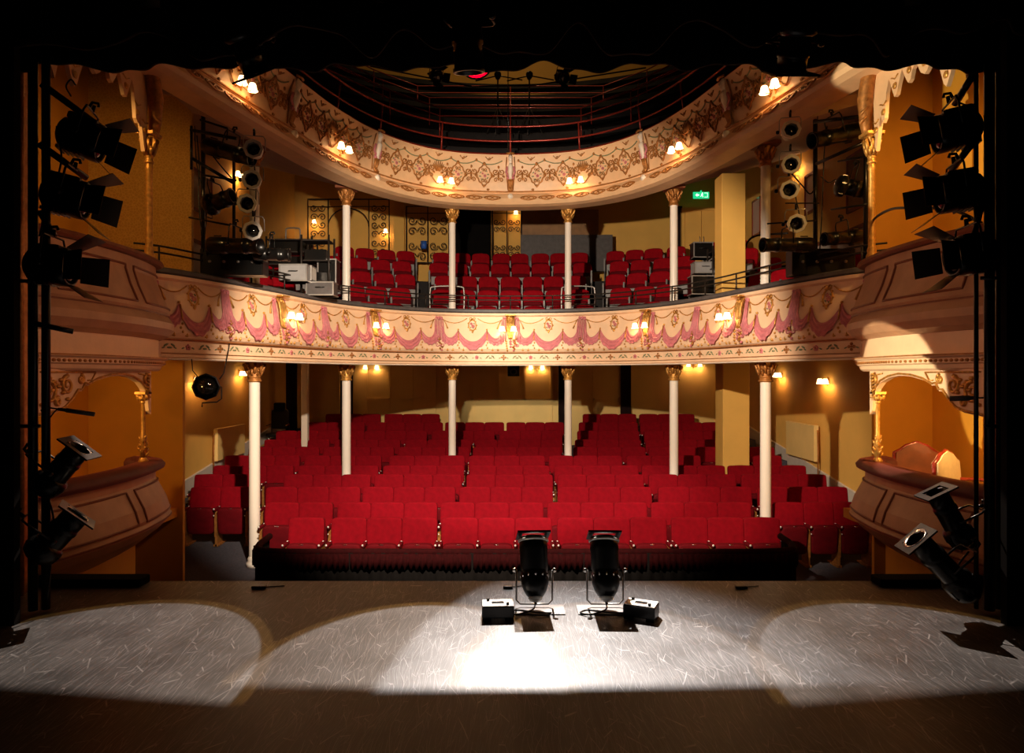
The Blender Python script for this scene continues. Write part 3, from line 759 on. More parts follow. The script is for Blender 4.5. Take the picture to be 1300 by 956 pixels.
for sg, nm in ((-1, 'left'), (1, 'right')):
    b1 = Side(sg, HB, PB1); b0 = Side(sg, HB, PB0)
    # --- circle level box
    t = thing('theatre_box', 'bow-fronted %s box at circle level, terracotta panels over a cream cornice' % nm, 'theatre box', (sg*4.0, 7, 2))
    t2 = Vector(t.location)
    def add(name, mb, m, label=None, t=None):
        T = T0 if t is None else t
        mb.v = [tuple(Vector(v)-Vector(T.location)) for v in mb.v]; return mb.build(name, m, T, label=label)
    T0 = t
    mb = MB(); b1.sweep(mb, PB1, 70); add('bowed_front', mb, 'boxpaint')
    mb = MB(); b1.sweep(mb, [(-.24, 2.965), (.06, 2.965), (.085, 2.985), (.07, 3.02), (0, 3.04), (-.24, 3.04)], 70); add('ledge', mb, 'brownline')
    mb = MB(); b1.sweep(mb, [(-.22, 1.94), (.03, 1.94), (.03, 2.138), (-.22, 2.119)], 60); add('fascia', mb, 'cream')
    mb = MB(); b1.sweep(mb, [(-.22, 1.79), (.02, 1.79), (.05, 1.81), (.06, 1.845), (.09, 1.86), (.09, 1.90), (.13, 1.92), (.13, 1.94), (-.22, 1.94)], 60); add('cornice', mb, 'cream')
    mb = MB()
    for i in range(60): p = b1.at((i+.5)/60, .085, 1.88); mb.ell(p, (.022, .022, .016), 6, 4)
    b1.sweep(mb, [(.12, 1.925), (.137, 1.925), (.137, 1.937), (.12, 1.937)], 60); add('bead_moulding', mb, 'giltdark')
    uA = b1.ud(8.16); uB = b1.ud(6.98); uC = b1.ud(6.82); uD = b1.ud(5.86)
    mb = MB(); panel(mb, b1, .13, uB, 2.49, 2.86); panel(mb, b1, uC, uD, 2.49, 2.86)
    b1.sweep(mb, [(.13, 2.40), (.145, 2.40), (.145, 2.415), (.13, 2.415)], 60); add('panel_moulding', mb, 'brownline')
    # arch under the box: spandrels
    mb = MB()
    X = 3.93
    arch = [(7.47, 1.32), (7.42, 1.36), (7.40, 1.50), (7.34, 1.60), (7.25, 1.67), (7.1, 1.72), (6.91, 1.745), (6.7, 1.735), (6.50, 1.70), (6.36, 1.65), (6.30, 1.66), (6.26, 1.60), (6.20, 1.60), (6.12, 1.52), (6.02, 1.45), (5.9, 1.42), (5.66, 1.40), (5.66, 1.80)]
    arch += [(6.3, 1.80), (7.0, 1.80), (7.47, 1.80)]
    mb.prism(arch, lambda a, b, q: Vector((sg*(X+q), a, b)), 0, .06); add('arch_spandrel', mb, 'cream')
    mb = MB()
    def at(a, b): return Vector((sg*(X-.008), a, b))
    mb.tube([at(a, b+.018) for a, b in arch[2:17]], .011, 6); mb.tube([at(7.42, 1.77), at(7.42, 1.74), at(7.2, 1.765)], .008, 6)
    mb.tube([at(6.46, 1.77), at(6.40, 1.70), at(6.34, 1.70)], .008, 6); mb.tube([at(6.46, 1.775), at(5.7, 1.775)], .008, 6)
    for (cd, cz, r_, sgn) in ((6.05, 1.66, .085, 1), (5.80, 1.60, .10, -1), (6.24, 1.71, .04, -1), (5.92, 1.52, .04, 1), (7.36, 1.70, .05, 1)):
        mb.tube([at(a, b) for a, b in spiral(cd, cz, r_, PI*.5, 1.6, sgn, 22)], [.02-.012*i/22 for i in range(23)], 6)
    for k in range(12): mb.ell(at(5.72+.03*k, 1.5+.24*abs(math.sin(k*1.7))), (.02, .03, .018), 6, 5)
    add('spandrel_scroll', mb, 'gilt', 'gilt scroll relief')
    # fretted lambrequin of the upper opening
    mb = MB()
    lob = [(5.66, 4.2), (5.66, 2.7), (5.8, 2.7), (5.9, 2.76), (5.98, 2.60), (6.06, 2.86), (6.14, 2.88), (6.2, 2.72), (6.25, 2.64), (6.29, 2.68), (6.34, 2.82), (6.42, 2.98), (6.50, 2.97), (6.54, 2.92), (6.58, 2.90), (6.64, 2.94), (6.72, 3.07), (6.78, 3.04), (6.81, 2.95), (6.85, 2.93), (6.90, 3.0), (6.96, 3.12), (7.02, 3.0), (7.06, 2.90), (7.10, 2.89), (7.14, 2.98), (7.20, 3.12), (7.25, 3.0), (7.28, 2.74), (7.32, 2.70), (7.36, 2.80), (7.40, 2.66), (7.45, 2.44), (7.48, 2.50), (7.52, 3.2), (7.56, 4.2)]
    lob = [(a, b+1.75) for a, b in lob]
    mb.prism(lob, lambda a, b, q: Vector((sg*(3.99+q), a, b)), 0, .04); add('lambrequin', mb, 'gallerycream', 'carved scalloped lambrequin over the opening')
    mb = MB()
    for a, b in ((7.08, 4.75), (7.30, 4.56), (6.58, 4.76), (6.83, 4.80), (6.25, 4.50), (7.45, 4.42)):
        mb.lathe([(.0, .012), (.02, .014), (.035, .004), (.035, 0)], 12, Matrix.Translation((sg*3.985, a, b)) @ Matrix.Rotation(-sg*PI/2, 4, 'Y'))
        mb.tube([Vector((sg*3.983, a-.06, b+.1)), Vector((sg*3.983, a, b+.07)), Vector((sg*3.983, a+.06, b+.1))], .007, 6)
    add('rosette', mb, 'gilt')
    # scrolled upright and gilt column at the house end of the opening
    mb = MB()
    mb.tube([Vector((sg*(3.96+o), a, b)) for o, a, b in ((0, 7.58, 4.42), (-.01, 7.58, 4.5), (-.02, 7.58, 4.6), (-.03, 7.56, 4.8), (-.02, 7.52, 5.0), (.02, 7.4, 5.4))], [.05, .06, .065, .085, .08, .08], 10)
    for k in range(8): mb.tube([Vector((sg*(3.93+.02*math.sin(k)), 7.64-.01*k, 4.5+.09*k)), Vector((sg*3.88, 7.56-.01*k, 4.55+.09*k)), Vector((sg*3.92, 7.50-.01*k, 4.60+.09*k))], [.012, .026, .01], 6)
    add('scrolled_bracket', mb, 'giltdark', 'gilt leafy bracket of the arch')
    mb = MB(); mb.T = Matrix.Translation((sg*4.0, 7.56, 3.03))
    mb.lathe([(.06, 0), (.06, .04), (.045, .07), (.05, .10), (.038, .14), (.034, .98), (.042, 1.0), (.036, 1.04), (.036, 1.06)], 16, None)
    mb.T = Matrix.Translation((sg*4.0, 7.56, 4.09)); capital(mb, .036, .075, .30); mb.T = None
    mb.bx(min(sg*3.9, sg*4.1), max(sg*3.9, sg*4.1), 7.46, 7.66, 4.39, 4.43, .01)
    add('slender_column', mb, 'gilt', 'slender gilt column')
    mb = MB(); a_, b_ = sorted((sg*4.02, sg*5.5)); mb.bx(a_, b_, 5.62, 7.85, 1.96, 2.12); add('box_floor', mb, 'boxpaint')
    if sg > 0:
        mb = MB(); mb.tube(spline([b1.at(u, -.05, 3.05+.42*math.sin(PI*min(1, u*1.15))**.6) for u in (.12, .2, .35, .5, .65, .8, .9)], 6), .014, 8); add('hand_rail', mb, 'iron', 'thin black curved rail')
    # --- stalls level box
    T0 = thing('theatre_box', 'bow-fronted %s box at stalls level, panelled terracotta front beside the stage' % nm, 'theatre box', (sg*4.0, 7, .2))
    mb = MB(); b0.sweep(mb, PB0, 70); add('bowed_front', mb, 'boxpaint')
    mb = MB(); b0.sweep(mb, [(-.20, .685), (.04, .685), (.09, .71), (.10, .745), (.06, .79), (-.02, .81), (-.16, .80), (-.20, .76)], 70, smooth=True); add('arm_rail', mb, 'plum', 'dark plush arm rail')
    uB = b0.ud(6.98); uC = b0.ud(6.82)
    mb = MB(); panel(mb, b0, .15, uB, .25, .57); panel(mb, b0, uC, b0.ud(5.86), .25, .57)
    b0.sweep(mb, [(.145, .17), (.165, .17), (.165, .185), (.145, .185)], 60); add('panel_moulding', mb, 'brownline')
    mb = MB(); mb.T = Matrix.Translation((sg*3.99, 7.42, .80))
    mb.lathe([(.045, 0), (.05, .02), (.035, .05), (.03, .06)], 14, None)
    for k in range(14):
        a = k*2.4; zz = .06+.014*k; rr_ = .045-.0015*k
        mb.tube([(math.cos(a)*.02, math.sin(a)*.02, zz), (math.cos(a)*rr_, math.sin(a)*rr_, zz+.03), (math.cos(a)*(rr_+.015), math.sin(a)*(rr_+.015), zz+.055)], [.01, .016, .006], 6)
    mb.lathe([(.034, .05), (.032, .28), (.024, .32), (.024, .66), (.03, .67), (.03, .69), (.024, .70)], 14, None, 8, .06)
    mb.T = Matrix.Translation((sg*3.99, 7.42, 1.44)); capital(mb, .024, .05, .10); mb.T = None
    mb.bx(min(sg*3.93, sg*4.05), max(sg*3.93, sg*4.05), 7.35, 7.49, 1.54, 1.57, .005)
    for k in range(6): mb.tube([Vector((sg*3.93, 7.40+.01*k, 1.56+.035*k)), Vector((sg*3.90, 7.37, 1.58+.035*k)), Vector((sg*3.92, 7.34, 1.60+.035*k))], [.008, .014, .006], 6)
    add('slender_column', mb, 'gilt', 'slender gilt column with leafy foot')
    mb = MB(); a_, b_ = sorted((sg*4.3, sg*5.5)); mb.bx(a_, b_, 5.62, 7.85, -.02, .02)
    add('box_floor', mb, 'carpet')
    mb = MB(); a_, b_ = sorted((sg*4.34, sg*5.5)); mb.bx(a_, b_, 7.9, 8.9, -.1, .02); struct('floor_lobby_'+nm, mb, 'boxwall')
    mb = MB(); a_, b_ = sorted((sg*4.36, sg*5.5)); mb.bx(a_, b_, 7.9, 8.9, 1.96, 2.12); struct('floor_upper_lobby_'+nm, mb, 'boxwall')
    # gilt proscenium moulding
    mb = MB()
    for dx, r_ in ((0, .03), (.07, .018), (.12, .035)): mb.tube([Vector((sg*(3.89+dx), 5.42, 0)), Vector((sg*(3.89+dx), 5.42, 6.5))], r_, 10)
    for k in range(60): mb.ell((sg*3.95, 5.40, .1+.1*k), (.022, .022, .035), 6, 5)
    a_, b_ = sorted((sg*3.90, sg*4.1)); mb.bx(a_, b_, 5.44, 5.6, 0, 6.5)
    tag(mb.build('proscenium_moulding', 'giltdark'), 'dim gilt upright moulding framing the %s of the stage opening' % nm, 'moulding')
    # low black ledge at the stage corner
    mb = MB(); a_, b_ = sorted((sg*3.05, sg*4.2)); mb.bx(a_, b_, 5.62, 5.79, 0.0, .065, .01); 
    tag(mb.build('stage_edge_board', 'blackcloth'), 'low black board along the %s corner of the stage edge' % nm, 'board')

# shield-back chairs in the right stalls box
def box_chair(x, y, rz, label, fab='upholstery'):
    t = thing('box_chair', label, 'chair', (x, y, .02), Matrix.Rotation(rz, 3, 'Z').to_quaternion())
    for sx in (-1, 1):
        mb = MB(); mb.tube([(sx*.2, -.2, 0), (sx*.2, -.2, .42)], [.016, .024], 8); mb.build('leg', 'wood', t)
        mb = MB(); mb.tube([(sx*.2, .24, 0), (sx*.2, .2, .42), (sx*.21, .22, .55)], [.016, .024, .02], 8); mb.build('leg', 'wood', t)
        mb = MB(); mb.tube([(sx*.21, .2, .66), (sx*.26, 0, .67), (sx*.25, -.14, .64), (sx*.22, -.16, .45)], .018, 8); mb.build('arm', 'wood', t)
    mb = MB(); mb.cush((0, 0, .46), (.46, .46, .09)); mb.build('seat', 'upholstery', t)
    out = [(-.22, .52), (-.24, .70), (-.23, .84), (-.17, .87), (-.11, .92), (0, .96), (.11, .92), (.17, .87), (.23, .84), (.24, .70), (.22, .52)]
    mb = MB(); mb.tube([(a, .22+.06*(b-.5), b) for a, b in out], .02, 8, closed=True); mb.build('back_frame', 'wood', t)
    mb = MB(); mb.prism([(a*.93, .52+(b-.5)*.95) for a, b in out], lambda a, b, q: Vector((a, .22+.06*(b-.5)+q, b)), -.03, .03); mb.build('backrest', fab, t)
    return t
box_chair(4.56, 6.75, .55, 'cream shield-backed chair with red wood frame in the right stalls box')
box_chair(4.56, 7.55, -.3, 'dark wooden armchair behind the cream chair in the right stalls box', 'brownline')
# ------------------------------------------------------------------ seats
def proto_stalls():
    p = {}
    mb = MB(); R = Matrix.Rotation(-.14, 3, 'X')
    mb.cush((0, .03, .66), (.492, .085, .50), R, 20, 12, .16, .012); p['backrest'] = mb.mesh('backrest', 'velvet')
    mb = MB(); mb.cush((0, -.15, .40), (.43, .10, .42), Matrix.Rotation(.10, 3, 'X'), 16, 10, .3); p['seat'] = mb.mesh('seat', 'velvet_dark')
    mb = MB(); mb.tube([(-.03, -.205, .60), (.03, -.205, .60)], .008, 6); p['seat_bolt'] = mb.mesh('seat_bolt', 'chrome')
    mb = MB(); mb.bx(-.018, .018, -.16, .05, 0, .56, .004); mb.bx(-.04, .04, -.16, .14, 0, .03); mb.bx(-.02, .02, -.17, -.12, .15, .50); p['standard'] = mb.mesh('standard', 'giltdark')
    mb = MB(); mb.cush((0, -.10, .585), (.052, .27, .045), None, 12, 8, .4); p['armrest'] = mb.mesh('armrest', 'velvet_dark')
    mb = MB(); mb.ell((0, -.236, .60), (.015, .010, .015), 8, 6); mb.ell((0, -.236, .50), (.010, .012, .010), 8, 6); mb.ell((0, -.03, .605), (.012, .02, .010), 8, 6); p['arm_bolt'] = mb.mesh('arm_bolt', 'whitemetal')
    return p
def proto_circle():
    p = {}
    mb = MB(); mb.cush((0, .06, .64), (.475, .09, .44), Matrix.Rotation(-.16, 3, 'X'), 18, 12, .32, .028); p['backrest'] = mb.mesh('backrest', 'circle_velvet')
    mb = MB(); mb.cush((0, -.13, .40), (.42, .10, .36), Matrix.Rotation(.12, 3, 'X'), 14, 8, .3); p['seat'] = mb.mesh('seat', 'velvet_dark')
    mb = MB(); mb.bx(-.20, .20, -.215, -.165, .27, .47, .01); p['seat_shell'] = mb.mesh('seat_shell', 'greycase')
    mb = MB(); mb.bx(-.014, .014, -.26, .04, .0, .60, .004); p['arm_panel'] = mb.mesh('arm_panel', 'ledge')
    mb = MB(); mb.bx(-.018, .018, -.275, -.258, .30, .61); p['arm_edge'] = mb.mesh('arm_edge', 'dimsteel')
    return p
PS, PCs = proto_stalls(), proto_circle()
def mk(parent, nm, me, x=0, label=None):
    o = bpy.data.objects.new(nm, me); col.objects.link(o); o.parent = parent; o.location = (x, 0, 0)
    if label: o['label'] = label
    return o
def seat_tree(kind, last):
    """one seat; last adds the arm at its other side"""
    if kind == 's':
        t = bpy.data.objects.new('stalls_chair', None); col.objects.link(t)
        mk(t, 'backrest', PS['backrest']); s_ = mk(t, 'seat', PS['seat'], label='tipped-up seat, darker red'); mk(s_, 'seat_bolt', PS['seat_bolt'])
        for x in ((-.245, .245) if last else (-.245,)):
            a = mk(t, 'standard', PS['standard'], x); r = mk(t, 'armrest', PS['armrest'], x); mk(r, 'arm_bolt', PS['arm_bolt'], 0)
    else:
        t = bpy.data.objects.new('circle_chair', None); col.objects.link(t)
        mk(t, 'backrest', PCs['backrest']); s_ = mk(t, 'seat', PCs['seat']); mk(s_, 'seat_shell', PCs['seat_shell'], label='grey seat underside')
        for x in ((-.245, .245) if last else (-.245,)):
            a = mk(t, 'arm_panel', PCs['arm_panel'], x); mk(a, 'arm_edge', PCs['arm_edge'])
    t.empty_display_size = .1
    return t
ST = {}
KEEP = 1
def put_seat(kind, last, loc, rz, label, group):
    k = (kind, last)
    if k not in ST: ST[k] = t = seat_tree(kind, last)
    else: t = copy_tree(ST[k])
    t.location = loc; t.rotation_euler = (0, 0, rz); t['label'] = label; t['category'] = 'chair'; t['group'] = group
    return t
def px2x(px, d): return (px-CX)*d/F
ROWS = [  # groups in photo pixels: (left, right, seats)
    [(366, 411, 1), (420, 555, 3), (560, 701, 3), (707.5, 847, 3), (853, 991, 3)],
    [(336, 422, 2), (428, 555, 3), (559, 690, 3), (695, 822, 3), (827, 954, 3), (983, 1097, 3)],
    [(241, 318, 2), (337, 457, 3), (460, 578, 3), (583, 702, 3), (708, 828, 3), (836, 955, 3), (963, 1077, 3)],
    [(246, 318, 2), (360, 470, 3), (475, 586, 3), (592, 702, 3), (708, 818, 3), (824, 935, 3), (942, 1050, 3)],
    [(270, 372, 3), (378, 480, 3), (486, 589, 3), (596, 698, 3), (704, 811, 3), (815, 921, 3), (925, 1024, 3)],
    [(285, 380, 3), (386, 484, 3), (494, 590, 3), (595, 692, 3), (697, 790, 3), (796, 890, 3), (957, 993, 1)],
    [(315, 405, 3), (410, 500, 3), (505, 596, 3), (600, 712, 4), (728, 820, 3), (824, 915, 3), (950, 984, 1)],
    [(335, 418, 3), (424, 508, 3), (514, 598, 3), (604, 714, 4), (730, 814, 3), (820, 918, 3)],
    [(350, 430, 3), (436, 542, 4), (548, 628, 3), (634, 714, 3), (733, 812, 3), (818, 918, 4)],
    [(391, 463, 3), (466, 562, 4), (565, 640, 3), (643, 716, 3), (735, 810, 3), (813, 918, 4)],
    [(413, 483, 3), (488, 558, 3), (740, 808, 3), (812, 882, 3)]]
for ri, row in enumerate(ROWS):
    d = ROWD[ri]; z = stalls_z(d); tot = sum(g[2] for g in row); idx = 0
    for a, b, n in row:
        xa, xb = px2x(a, d), px2x(b, d); w = (xb-xa)/n
        for k in range(n):
            x = xa+w*(k+.5)
            lab = 'red velvet stalls seat, %s row from the stage, %s from the left of its row' % (ORD[ri], ORD[idx])
            dark = abs(x) > 3.9
            t = put_seat('s', k == n-1, (x, d, z), .0, lab, 'red velvet stalls seats')
            t.scale = (w/.49, 1, 1); idx += 1
# circle seats on curved tiers
for ri in range(5):
    o = CROW_D[ri]+.10; z = CROW_Z[ri]; un = 0.
    # arc length of the offset line
    pts = []
    n = 700
    for i in range(n+1):
        u = -circle.L+2*circle.L*i/n; p, nn = circle.pos(u); q = p-nn*o; pts.append((q, nn))
    acc = 0; place = []; nxt = .0
    L_ = [0]
    for i in range(n): L_.append(L_[-1]+(pts[i+1][0]-pts[i][0]).length)
    mid = L_[-1]/2; pitch = .515
    # central block, then side blocks after an aisle
    offs = []
    nc = 7 if ri < 3 else 8
    cblk = nc*pitch/2
    for k in range(nc): offs.append((-cblk+pitch*(k+.5), k == nc-1))
    pos = cblk+.42; blk = 0; side = []
    for bn in (4, 4, 4):
        for k in range(bn): side.append((pos+pitch*(k+.5), k))
        pos += bn*pitch+(.5 if blk == 0 and ri > 1 else .55); blk += 1
    allp = [(s_, l_) for s_, l_ in offs]+[(s_, k == 3) for s_, k in side]+[(-s_, k == 0) for s_, k in side]
    good = []
    for s_, last in allp:
        L0 = mid+s_
        if L0 < .1 or L0 > L_[-1]-.1: continue
        i = min(range(0, n+1), key=lambda i: abs(L_[i]-L0)); q, nn = pts[i]
        if abs(q.x) > 5.5 or q.y < 9.3 or q.y > 18.5: continue
        px = CX+F*q.x/q.y
        if ri >= 0 and (385 < px < 428 and ri < 3 and q.x < 0): continue        # equipment stands here
        if (868 < px < 948 and ri < 3) : continue
        if px < 300: continue
        if abs(px-648) > 335 and ri > 1: continue
        good.append((q.x, q.y, nn, last))
    good.sort(key=lambda g: CX+F*g[0]/g[1])
    for idx, (x, y, nn, last) in enumerate(good):
        rz = math.atan2(nn.y, nn.x)+PI/2
        rz *= .8
        put_seat('c', last, (x, y, z), rz, 'red circle seat above the curved front, %s tier back, %s from the left' % (ORD[ri], ORD[idx]), 'red dress circle seats')

# orchestra rail with its dark pleated curtain
t = thing('pit_rail', 'low orchestra rail with dark red fringed curtain before the front row', 'rail', (0, 7.9, FZ))
cx = spline([(-3.05, .75), (-3.0, .25), (-2.75, 0), (-1.5, -.02), (0, -.03), (1.6, -.02), (3.05, 0), (3.36, .25), (3.42, .75)], 10)
ztop = 1.75-(697-476)/867*7.9-FZ
mb = MB(); mb.tube([(p.x, p.y, ztop-.03) for p in cx], .04, 10); mb.build('top_rail', 'fringe', t)
def pleat(z0, z1, off, amp, fr, m, nm):
    mb = MB(); n = 420
    L_ = [0]
    for a, b in zip(cx, cx[1:]): L_.append(L_[-1]+(b-a).length)
    T = L_[-1]; vs = []; j = 0
    for i in range(n+1):
        s_ = T*i/n
        while j < len(L_)-2 and L_[j+1] < s_: j += 1
        p = cx[j].lerp(cx[j+1], (s_-L_[j])/(L_[j+1]-L_[j])); tg = (cx[j+1]-cx[j]).normalized(); nn = Vector((tg.y, -tg.x))
        q = p+nn*(off+amp*math.sin(i*fr)+amp*.5*math.sin(i*fr*.37)); vs += [(q.x, q.y, z0), (q.x, q.y, z1), (q.x-nn.x*.03, q.y-nn.y*.03, z1), (q.x-nn.x*.03, q.y-nn.y*.03, z0)]
    fs = [(i*4+k, i*4+(k+1) % 4, i*4+4+(k+1) % 4, i*4+4+k) for i in range(n) for k in range(4)]+[(0, 1, 2, 3), (n*4+3, n*4+2, n*4+1, n*4)]
    mb.add(vs, fs, True); mb.build(nm, m, t)
pleat(.01, ztop-.03, .03, .012, .9, 'blackcloth', 'curtain')
pleat(ztop-.22, ztop-.04, .055, .012, 1.7, 'fringe', 'fringe')
for x in (-2.6, -1.0, 1.0, 2.6):
    mb = MB(); mb.tube([(x, .10, 0), (x, .10, ztop-.06)], .02, 8); mb.build('post', 'black', t)
# ------------------------------------------------------------------ sconces
LIGHTS = []
def point(loc, power, colr=(1., .52, .2), r=.03, parent=None):
    l = bpy.data.lights.new('sconce_bulb', 'POINT'); l.energy = power; l.color = colr; l.shadow_soft_size = r
    o = bpy.data.objects.new('sconce_bulb', l); col.objects.link(o); o.location = loc
    if parent is not None: o.parent = parent
    return o
def sconce(p, nrm, label, group, power=6., w=.11, n=2, sc_=1.0):
    """twin-shade bracket at wall point p, nrm points off the wall"""
    R = Vector((nrm[0], nrm[1], 0)).to_track_quat('Y', 'Z')
    t = thing('wall_sconce', label, 'wall lamp', p, R, group); t.scale = (sc_,)*3
    mb = MB(); mb.lathe([(0, .03), (.03, .028), (.045, .01), (.05, 0)], 14, Matrix.Rotation(-PI/2, 4, 'X')); mb.ell((0, .02, -.06), (.014, .014, .03), 8, 6); mb.ell((0, .012, .055), (.012, .012, .026), 8, 6)
    mb.build('back_plate', 'gilt', t)
    for sx in ((-1, 1) if n == 2 else (0,)):
        mb = MB(); mb.tube(spline([(0, .02, -.01), (sx*w*.4, .07, -.06), (sx*w*.85, .10, -.05), (sx*w, .11, .03), (sx*w, .11, .055)], 5), .0075, 7); mb.lathe([(.03, .045), (.032, .055), (.012, .06)], 10, Matrix.Translation((sx*w, .11, 0))); mb.build('arm', 'gilt', t)
        mb = MB(); mb.T = Matrix.Translation((sx*w, .11, 0))
        mb.lathe([(.016, .055), (.035, .045), (.046, .01), (.052, -.03), (.066, -.052), (.063, -.05), (.049, -.03), (.043, .01), (.033, .04), (.0, .048)], 18, None, 6, .05, cap=False); mb.build('glass_shade', 'shade', t)
        b = point((sx*w, .11, -.045), power*.45, parent=t)
    return t
def front_sconce(fr, px, z, label, group, power, side=None, n=2):
    u = fr.upx(px); p, nn = fr.pos(u); q = fr.S(u, z, .004); return sconce(q, nn, label, group, power, n=n)
gz = 5.40
for px, nm in ((302, 'leftmost, almost touching the black pelmet'), (429, 'second from the left'), (563, 'just left of centre'), (733, 'just right of centre'), (866, 'second from the right'), (989, 'rightmost, almost touching the black pelmet')):
    front_sconce(gallery, px, gz+.05, 'lit twin-shade gilt sconce on the gallery front, '+nm, 'gallery front sconces', 5.)
for px, nm in ((364, 'below the leftmost gilt console'), (477, 'second from the left'), (645, 'middle one'), (819, 'second from the right'), (929, 'rightmost')):
    front_sconce(circle, px, 2.64, 'lit twin-shade sconce on the pink-draped circle front, '+nm, 'circle front sconces', 5. if px != 645 else 8.)
for px, py, d, nm in ((472, 466, YB, 'back wall, left end'), (681, 466, YB, 'back wall, right of centre'), (880, 463, YB, 'back wall, near the right corner')):
    p = W(px, py, d); p.y = YB-.005; sconce(p, (0, -1), 'lit twin-shade sconce under the circle on the '+nm, 'stalls wall sconces', 9., w=.2 if 0 else .16)
for px, py, s, nm in ((246, 482, -1, 'left wall, nearest the stage'), (303, 474, -1, 'left wall, behind the hanging lantern'), (993, 476, 1, 'right wall, farther pair'), (1052, 484, 1, 'right wall, nearer pair')):
    d = XW*F/abs(px-CX); p = W(px, py, d); p.x = s*(XW-.005); sconce(p, (-s, 0), 'lit twin sconce under the circle, '+nm, 'stalls wall sconces', 9.)
for px, py, s, nm in ((298, 222, -1, 'left wall behind the rack'), (1015, 212, 1, 'right wall behind the lantern rack')):
    d = XW*F/abs(px-CX); p = W(px, py, d); p.x = s*(XW-.005); sconce(p, (-s, 0), 'lit sconce at circle level on the '+nm, 'circle wall sconces', 10.)
for px, py, nm in ((395, 278, 'left end of the arched screen'), (487, 290, 'right end of the arched screen'), (655, 266, 'centre of the dark back wall')):
    p = W(px, py, 18.6); p.y = YB-.01; sconce(p, (0, -1), 'small single-shade lamp at the back of the circle, '+nm, 'circle back lamps', 7., n=1)

# ------------------------------------------------------------------ stage lanterns
def aimq(a): return Vector(a).normalized().to_track_quat('Y', 'Z')
def yoke(t, w, h, y=0., r=.008, side=1, m='black'):
    mb = MB(); mb.tube([(-w, y, 0), (-w, y, side*h*.8), (-w*.85, y, side*h), (w*.85, y, side*h), (w, y, side*h*.8), (w, y, 0)], r, 7); mb.build('yoke', m, t)
    mb = MB(); mb.lathe([(.0, .04), (.02, .036), (.026, .02), (.02, 0)], 10, Matrix.Translation((w, y, 0)) @ Matrix.Rotation(PI/2, 4, 'Y')); mb.build('knob', 'black', t)
    mb = MB(); mb.tube([(0, y, side*h), (0, y, side*(h+.05))], .015, 8); mb.tube([(0, y-.03, side*(h+.03)), (0, y-.02, side*(h+.07)), (0, y+.02, side*(h+.075)), (0, y+.03, side*(h+.05))], .012, 8); mb.build('hook_clamp', 'black', t)
def fresnel(p, aim, label, R0=.145, group=None, doors=(1, 1, 1, 1)):
    t = thing('fresnel_lantern', label, 'stage light', p, aimq(aim), group); s = R0/.145; t.scale = (s, s, s)
    mb = MB(); mb.lathe([(0, -.17), (.08, -.165), (.115, -.14), (.125, -.08), (.135, .02), (.145, .06), (.145, .13), (.13, .135), (.12, .13)], 24, Matrix.Rotation(-PI/2, 4, 'X'), cap=False)
    for k in range(5): mb.bx(-.09, .09, -.13+.035*k, -.12+.035*k, -.145, -.12)
    mb.bx(-.10, .10, -.12, .08, .10, .15, .01); mb.build('housing', 'black', t)
    mb = MB(); mb.lathe([(0, .155), (.06, .145), (.12, .12), (.12, .10), (0, .10)], 20, Matrix.Rotation(-PI/2, 4, 'X')); mb.build('lens', 'lens', t)
    for k in range(4):
        if not doors[k]: continue
        A = Matrix.Rotation(k*PI/2, 4, 'Y'); mb = MB(); mb.T = A @ Matrix.Translation((0, .14, .13)) @ Matrix.Rotation(.55, 4, 'X')
        w0, w1, h = .10, .15 if k % 2 == 0 else .11, .19
        mb.prism([(-w0, 0), (w0, 0), (w1, h), (-w1, h)], lambda a, b, q: Vector((a, b, q)), 0, .004); mb.build('barn_door', 'black', t)
    yoke(t, .17, .22); return t
def profile(p, aim, label, L=.55, r=.07, group=None, glow=False, m='black', plate=True, bulb=True):
    t = thing('profile_lantern', label, 'stage light', p, aimq(aim), group)
    X = Matrix.Rotation(-PI/2, 4, 'X')
    mb = MB(); mb.lathe([(0, -L*.5), (r*.7, -L*.49), (r*1.15, -L*.42), (r*1.35, -L*.30), (r*1.3, -L*.17), (r*1.02, -L*.12)] if bulb else [(0, -L*.5), (r*.9, -L*.5), (r*1.1, -L*.45), (r*1.1, -L*.15), (r, -L*.12)], 24, X, cap=False)
    for k in range(6): a = k*PI/3; mb.box((math.cos(a)*r*1.3, -L*.28, math.sin(a)*r*1.3), (.012, L*.14, .012))
    mb.build('lamp_house', m, t)
    mb = MB(); mb.lathe([(r*.98, -L*.14), (r, -L*.1), (r, L*.16), (r*1.06, L*.17), (r*1.06, L*.24), (r*.98, L*.25), (r*.98, L*.46), (r*1.08, L*.465), (r*1.08, L*.5), (r*.92, L*.5), (r*.92, L*.3)], 24, X, cap=False); mb.build('barrel', m, t)
    mb = MB(); mb.lathe([(0, L*.36), (r*.9, L*.34), (r*.9, L*.32), (0, L*.32)], 20, X); mb.build('lens', 'whitemetal' if glow else 'lens', t)  # with glow, the pale lens colour stands in for a lit lens
    if plate:
        mb = MB(); g = r*1.5
        for a, b, c, d_ in ((-g, g, -g, -r*.9), (-g, g, r*.9, g), (-g, -r*.9, -r*.9, r*.9), (r*.9, g, -r*.9, r*.9)): mb.bx(a, b, L*.5, L*.5+.012, c, d_)
        mb.build('gel_frame', m, t)
        if glow: mb = MB(); mb.lathe([(r*.90, L*.502), (r*1.06, L*.515), (r*1.08, L*.53), (r*.90, L*.52)], 24, X, cap=False); mb.build('rim_or_lit_hood', 'chrome', t, label='bright chrome front rim')
    yoke(t, r*1.55, r*2.6); return t
